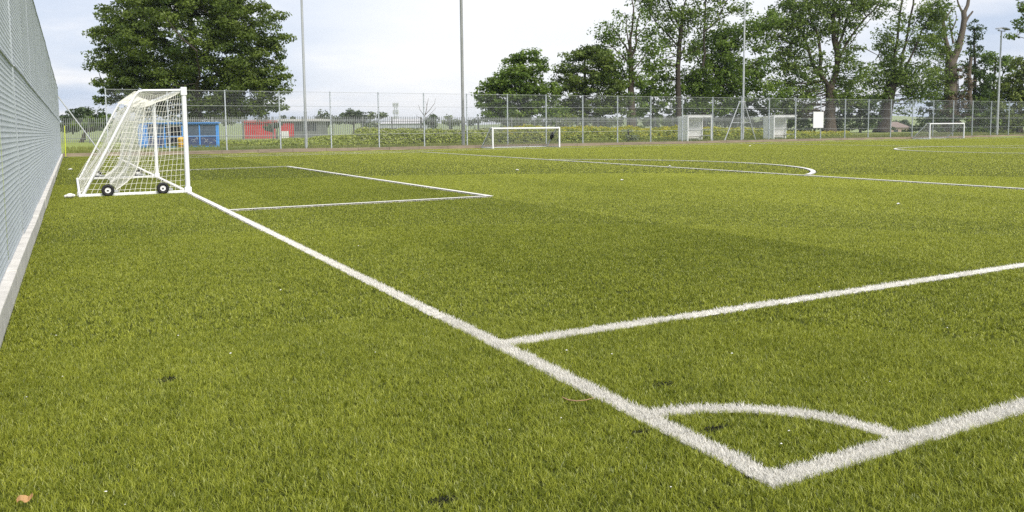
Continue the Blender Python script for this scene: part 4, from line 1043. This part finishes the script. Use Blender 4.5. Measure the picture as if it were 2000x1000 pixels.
# rough grass strip behind the far kerb
n = 60000; rg = np.random.default_rng(8)
x = rg.uniform(-2.8, 110, n); y = FY + .25 + 12 * rg.random(n) ** 1.3; z = zg(x, y)
hh = rg.uniform(.08, .22, n) * (1 + .8 * noise2(x, y, .5, 12))
th = rg.uniform(0, 3.14, n); wv = np.stack([np.cos(th), np.sin(th), 0 * th], -1) * .022
r0 = np.stack([x, y, z - .01], -1); tip = r0 + np.stack([rg.normal(0, .06, n), rg.normal(0, .06, n), hh], -1)
v = np.stack([r0 - wv, r0 + wv, tip], 1).reshape(-1, 3)
tn = np.clip(.45 * noise2(x, y, .8, 13) + .5 * noise2(x, y, .25, 14) + rg.normal(0, .12, n), 0, 1)
L_RG = leaf_mat('rough_grass_blade', (.10, .15, .025), (.34, .33, .11), .3)
o = np_mesh('rough_grass', v, np.arange(3 * n), np.full(n, 3), L_RG, attr={'tone': ('FACE', tn)}); tag(o, 'strip of rough grass behind the far fence', 'grass', kind='stuff')

# ------------------------------------------------------------------ buildings
def building(name, D, px0, px1, ptop, pbase, depth, label, wall, roofm, roof='flat', cat='building', roof_over=.3, feats=None):
    A = P(px0, pbase, D); B = P(px1, pbase, D)
    W = np.linalg.norm(B[:2] - A[:2]); d = (B - A); rz = math.atan2(d[1], d[0])
    z0 = zg1(A[0], A[1]) - .3; zt = P((px0 + px1) / 2, ptop, D)[2]
    t = empty(name, ((A[0] + B[0]) / 2, (A[1] + B[1]) / 2, z0), label, cat, None, rz)
    H = zt - z0; h = W / 2
    b = MB(); b.box(-h, h, 0, depth, 0, H); b.build('wall', wall, t)
    b = MB()
    if roof == 'flat': b.box(-h - roof_over, h + roof_over, -roof_over, depth + roof_over, H, H + .32)
    else:
        rh = roof
        b.face([(-h - .4, -.4, H), (h + .4, -.4, H), (h - W * .18, depth / 2, H + rh), (-h + W * .18, depth / 2, H + rh)])
        b.face([(h + .4, depth + .4, H), (-h - .4, depth + .4, H), (-h + W * .18, depth / 2, H + rh), (h - W * .18, depth / 2, H + rh)])
        b.face([(-h - .4, depth + .4, H), (-h - .4, -.4, H), (-h + W * .18, depth / 2, H + rh)])
        b.face([(h + .4, -.4, H), (h + .4, depth + .4, H), (h - W * .18, depth / 2, H + rh)])
        b.face([(-h - .4, -.4, H), (-h - .4, depth + .4, H), (h + .4, depth + .4, H), (h + .4, -.4, H)])
    b.build('roof', roofm, t)
    return t, W, H
t, W, H = building('red_cabin', 112, 478, 526, 239.5, 262, 3, 'low red cabin seen through the palisade fence under the huge tree', REDW, REDW)
b = MB()
for k in range(14): b.box(-W / 2 + W * (k + .3) / 14, -W / 2 + W * (k + .6) / 14, -.04, -.002, .1, H - .12)
b.build('cladding_rib', REDW, t)
t, W, H = building('pavilion', 124, 549, 622, 236.5, 262, 6, 'long pavilion with pale flat roof, red end and dark windows', WALLD, ROOFW, roof_over=.5)
b = MB(); b.box(-W / 2 - .02, -W / 2 + W * .34, -.06, -.003, H - 2.4, H - .25); b.build('red_fascia', REDW, t)
b = MB(); b.box(-W / 2 + .05, -W / 2 + W * .22, -.12, -.063, .2, H - 1.5); b.build('door', WHITE2, t)
for k in range(4):
    b = MB(); x_ = -W / 2 + W * (.44 + .15 * k); b.box(x_ - .36, x_ + .36, -.05, -.003, H - 1.5, H - .3); b.build('window', DGLASS, t)
t, W, H = building('warehouse', 230, 740, 832, 241.5, 262, 30, 'white low roofed warehouse far behind the weeds', WALLG, ROOFW, roof=1.6)
for k in range(5):
    b = MB(); x_ = -W / 2 + W * (.12 + .19 * k); b.box(x_ - .9, x_ + .9, -.06, -.003, H - 3, H - 1.2); b.build('window', DGLASS, t)
t, W, H = building('house', 190, 1738, 1776, 249, 262, 9, 'house with a brown hipped roof beside the leaning pollard trunk', BRICK, TILE, roof=1.35, cat='house')
for k in range(2):
    b = MB(); x_ = -W / 2 + W * (.3 + .4 * k); b.box(x_ - .5, x_ + .5, -.05, -.003, H - 1.6, H - .5); b.build('window', DGLASS, t)

# lattice mast
Dm = 300; bm = P(774, 262, Dm); zt = P(774, 201, Dm)[2]; z0 = zg1(bm[0], bm[1])
t = empty('radio_mast', (bm[0], bm[1], z0), 'thin grey lattice radio mast in the distance', 'mast')
H = zt - z0; b = MB()
def wd_(z): return .75 - .35 * z / H
for sx_, sy_ in ((-1, -1), (1, -1), (1, 1), (-1, 1)): b.bar((sx_ * wd_(0), sy_ * wd_(0), 0), (sx_ * wd_(H), sy_ * wd_(H), H), .11)
k = 0; zz = 0
while zz < H - 1:
    w0, w1 = wd_(zz), wd_(zz + 1.1); s_ = 1 if k % 2 else -1
    for a_ in range(4):
        c = [(-1, -1), (1, -1), (1, 1), (-1, 1)]; q, r_ = c[a_], c[(a_ + 1) % 4]
        if s_ < 0: q, r_ = r_, q
        b.bar((q[0] * w0, q[1] * w0, zz), (r_[0] * w1, r_[1] * w1, zz + 1.1), .07)
    zz += 1.1; k += 1
b.build('lattice', GALV, t)
for zz in (H - .7, H - 3.4, H - 5.8):
    b = MB()
    for a_ in range(6):
        ca, sa = math.cos(a_ * 1.05), math.sin(a_ * 1.05); b.box(ca * 1.0 - .14, ca * 1.0 + .14, sa * 1.0 - .14, sa * 1.0 + .14, zz - .7, zz + .7)
        b.bar((ca * .35, sa * .35, zz), (ca * .9, sa * .9, zz), .06)
    b.build('antenna', GALV, t)

# ------------------------------------------------------------------ litter
lp = gp(50, 979, .05)
b = MB(); rn = random.Random(2); nl = 9
ctr = []
for k in range(nl):
    u = k / (nl - 1); wdt = .014 * math.sin(3.14 * min(1, u * .95 + .06)) ** .7 * (1 + .3 * math.sin(u * 15))
    ctr.append((-.034 + .068 * u, wdt, .010 * math.sin(u * 7) + .012 * u))
for p0, p1 in zip(ctr[:-1], ctr[1:]):
    for sg in (-1, 1):
        b.face([(p0[0], 0, p0[2]), (p1[0], 0, p1[2]), (p1[0], sg * p1[1], p1[2] + .012 * (sg + 1.4) * .6), (p0[0], sg * p0[1], p0[2] + .012 * (sg + 1.4) * .6)])
o = b.build('dry_leaf', DRY); o.location = Vector(lp); o.rotation_euler = (.15, -.1, R(-12)); o.scale = (.85, .85, .85); tag(o, 'curled orange brown dry leaf lying in the bottom left corner', 'leaf')
tw = gp(1133, 783, .045)
b = MB(); b.tube([(-.085, .035, .012), (-.06, .008, .006), (-.02, -.010, .004), (.03, -.008, .006), (.075, .012, .010)], [.0022, .003, .003, .0026, .0015], 6)
o = b.build('twig', TWIG); o.location = Vector(tw); o.rotation_euler.z = R(-22); tag(o, 'thin brown twig lying beside the white goal line', 'twig')
def scrap(px, py, s, label, seed, group=None):
    rn = random.Random(seed); b = MB(); pts = []
    m = 7
    ring = [(s * rn.uniform(.6, 1.1) * math.cos(6.28 * k / m), s * rn.uniform(.4, .8) * math.sin(6.28 * k / m), s * rn.uniform(-.1, .25)) for k in range(m)]
    top = (rn.uniform(-.2, .2) * s, rn.uniform(-.2, .2) * s, s * .45); bot = (0, 0, -s * .2)
    for k in range(m):
        b.face([ring[k], ring[(k + 1) % m], top]); b.face([ring[(k + 1) % m], ring[k], bot])
    o = b.build('paper_scrap', PAPER); o.location = Vector(gp(px, py, .036)); tag(o, label, 'litter', group); return o
scrap(1010, 332, .08, 'flat white scrap lying on the penalty spot', 1)
scrap(1308, 324, .07, 'white scrap on the penalty area line in front of the left shelter', 2)
scrap(1215, 352, .07, 'white scrap on open turf below the penalty area line', 3)
scrap(1755, 398, .045, 'white scrap on the turf at the right below the penalty line end', 4)
scrap(1465, 285, .10, 'white scrap near the far touchline below the middle mast', 5)
scrap(138, 331, .10, 'white scrap by the left kerb behind the goal', 6)
FL = [(20, 598), (52, 775), (548, 566), (733, 688), (995, 839), (1106, 684), (1195, 691), (1310, 951), (1541, 841), (1692, 745), (1738, 745), (1526, 866), (1224, 874), (1096, 816), (450, 690), (348, 655), (122, 735), (206, 960), (244, 985), (110, 655), (700, 480), (1600, 560), (1850, 640), (1430, 690)]
for k, (px_, py_) in enumerate(FL):
    scrap(px_, py_, .0032 + .002 * (k % 3) + (.003 if py_ < 700 else 0), 'tiny white fleck caught in the turf fibres', 20 + k, 'tiny white flecks in the turf')

# ------------------------------------------------------------------ air
b = MB(); b.box(-3900, 3900, -3900, 3900, -12, 58)
HZ = bpy.data.materials.new('air_haze'); HZ.use_nodes = True
hn = HZ.node_tree; hn.nodes.remove(hn.nodes['Principled BSDF'])
pv = hn.nodes.new('ShaderNodeVolumePrincipled'); pv.inputs['Color'].default_value = (.72, .82, .95, 1); pv.inputs['Density'].default_value = .00013
hn.links.new(pv.outputs[0], hn.nodes['Material Output'].inputs['Volume'])
tag(b.build('haze', HZ), 'thin bluish air between the pitch and the far hills', 'haze', kind='stuff')
S.cycles.volume_bounces = 0
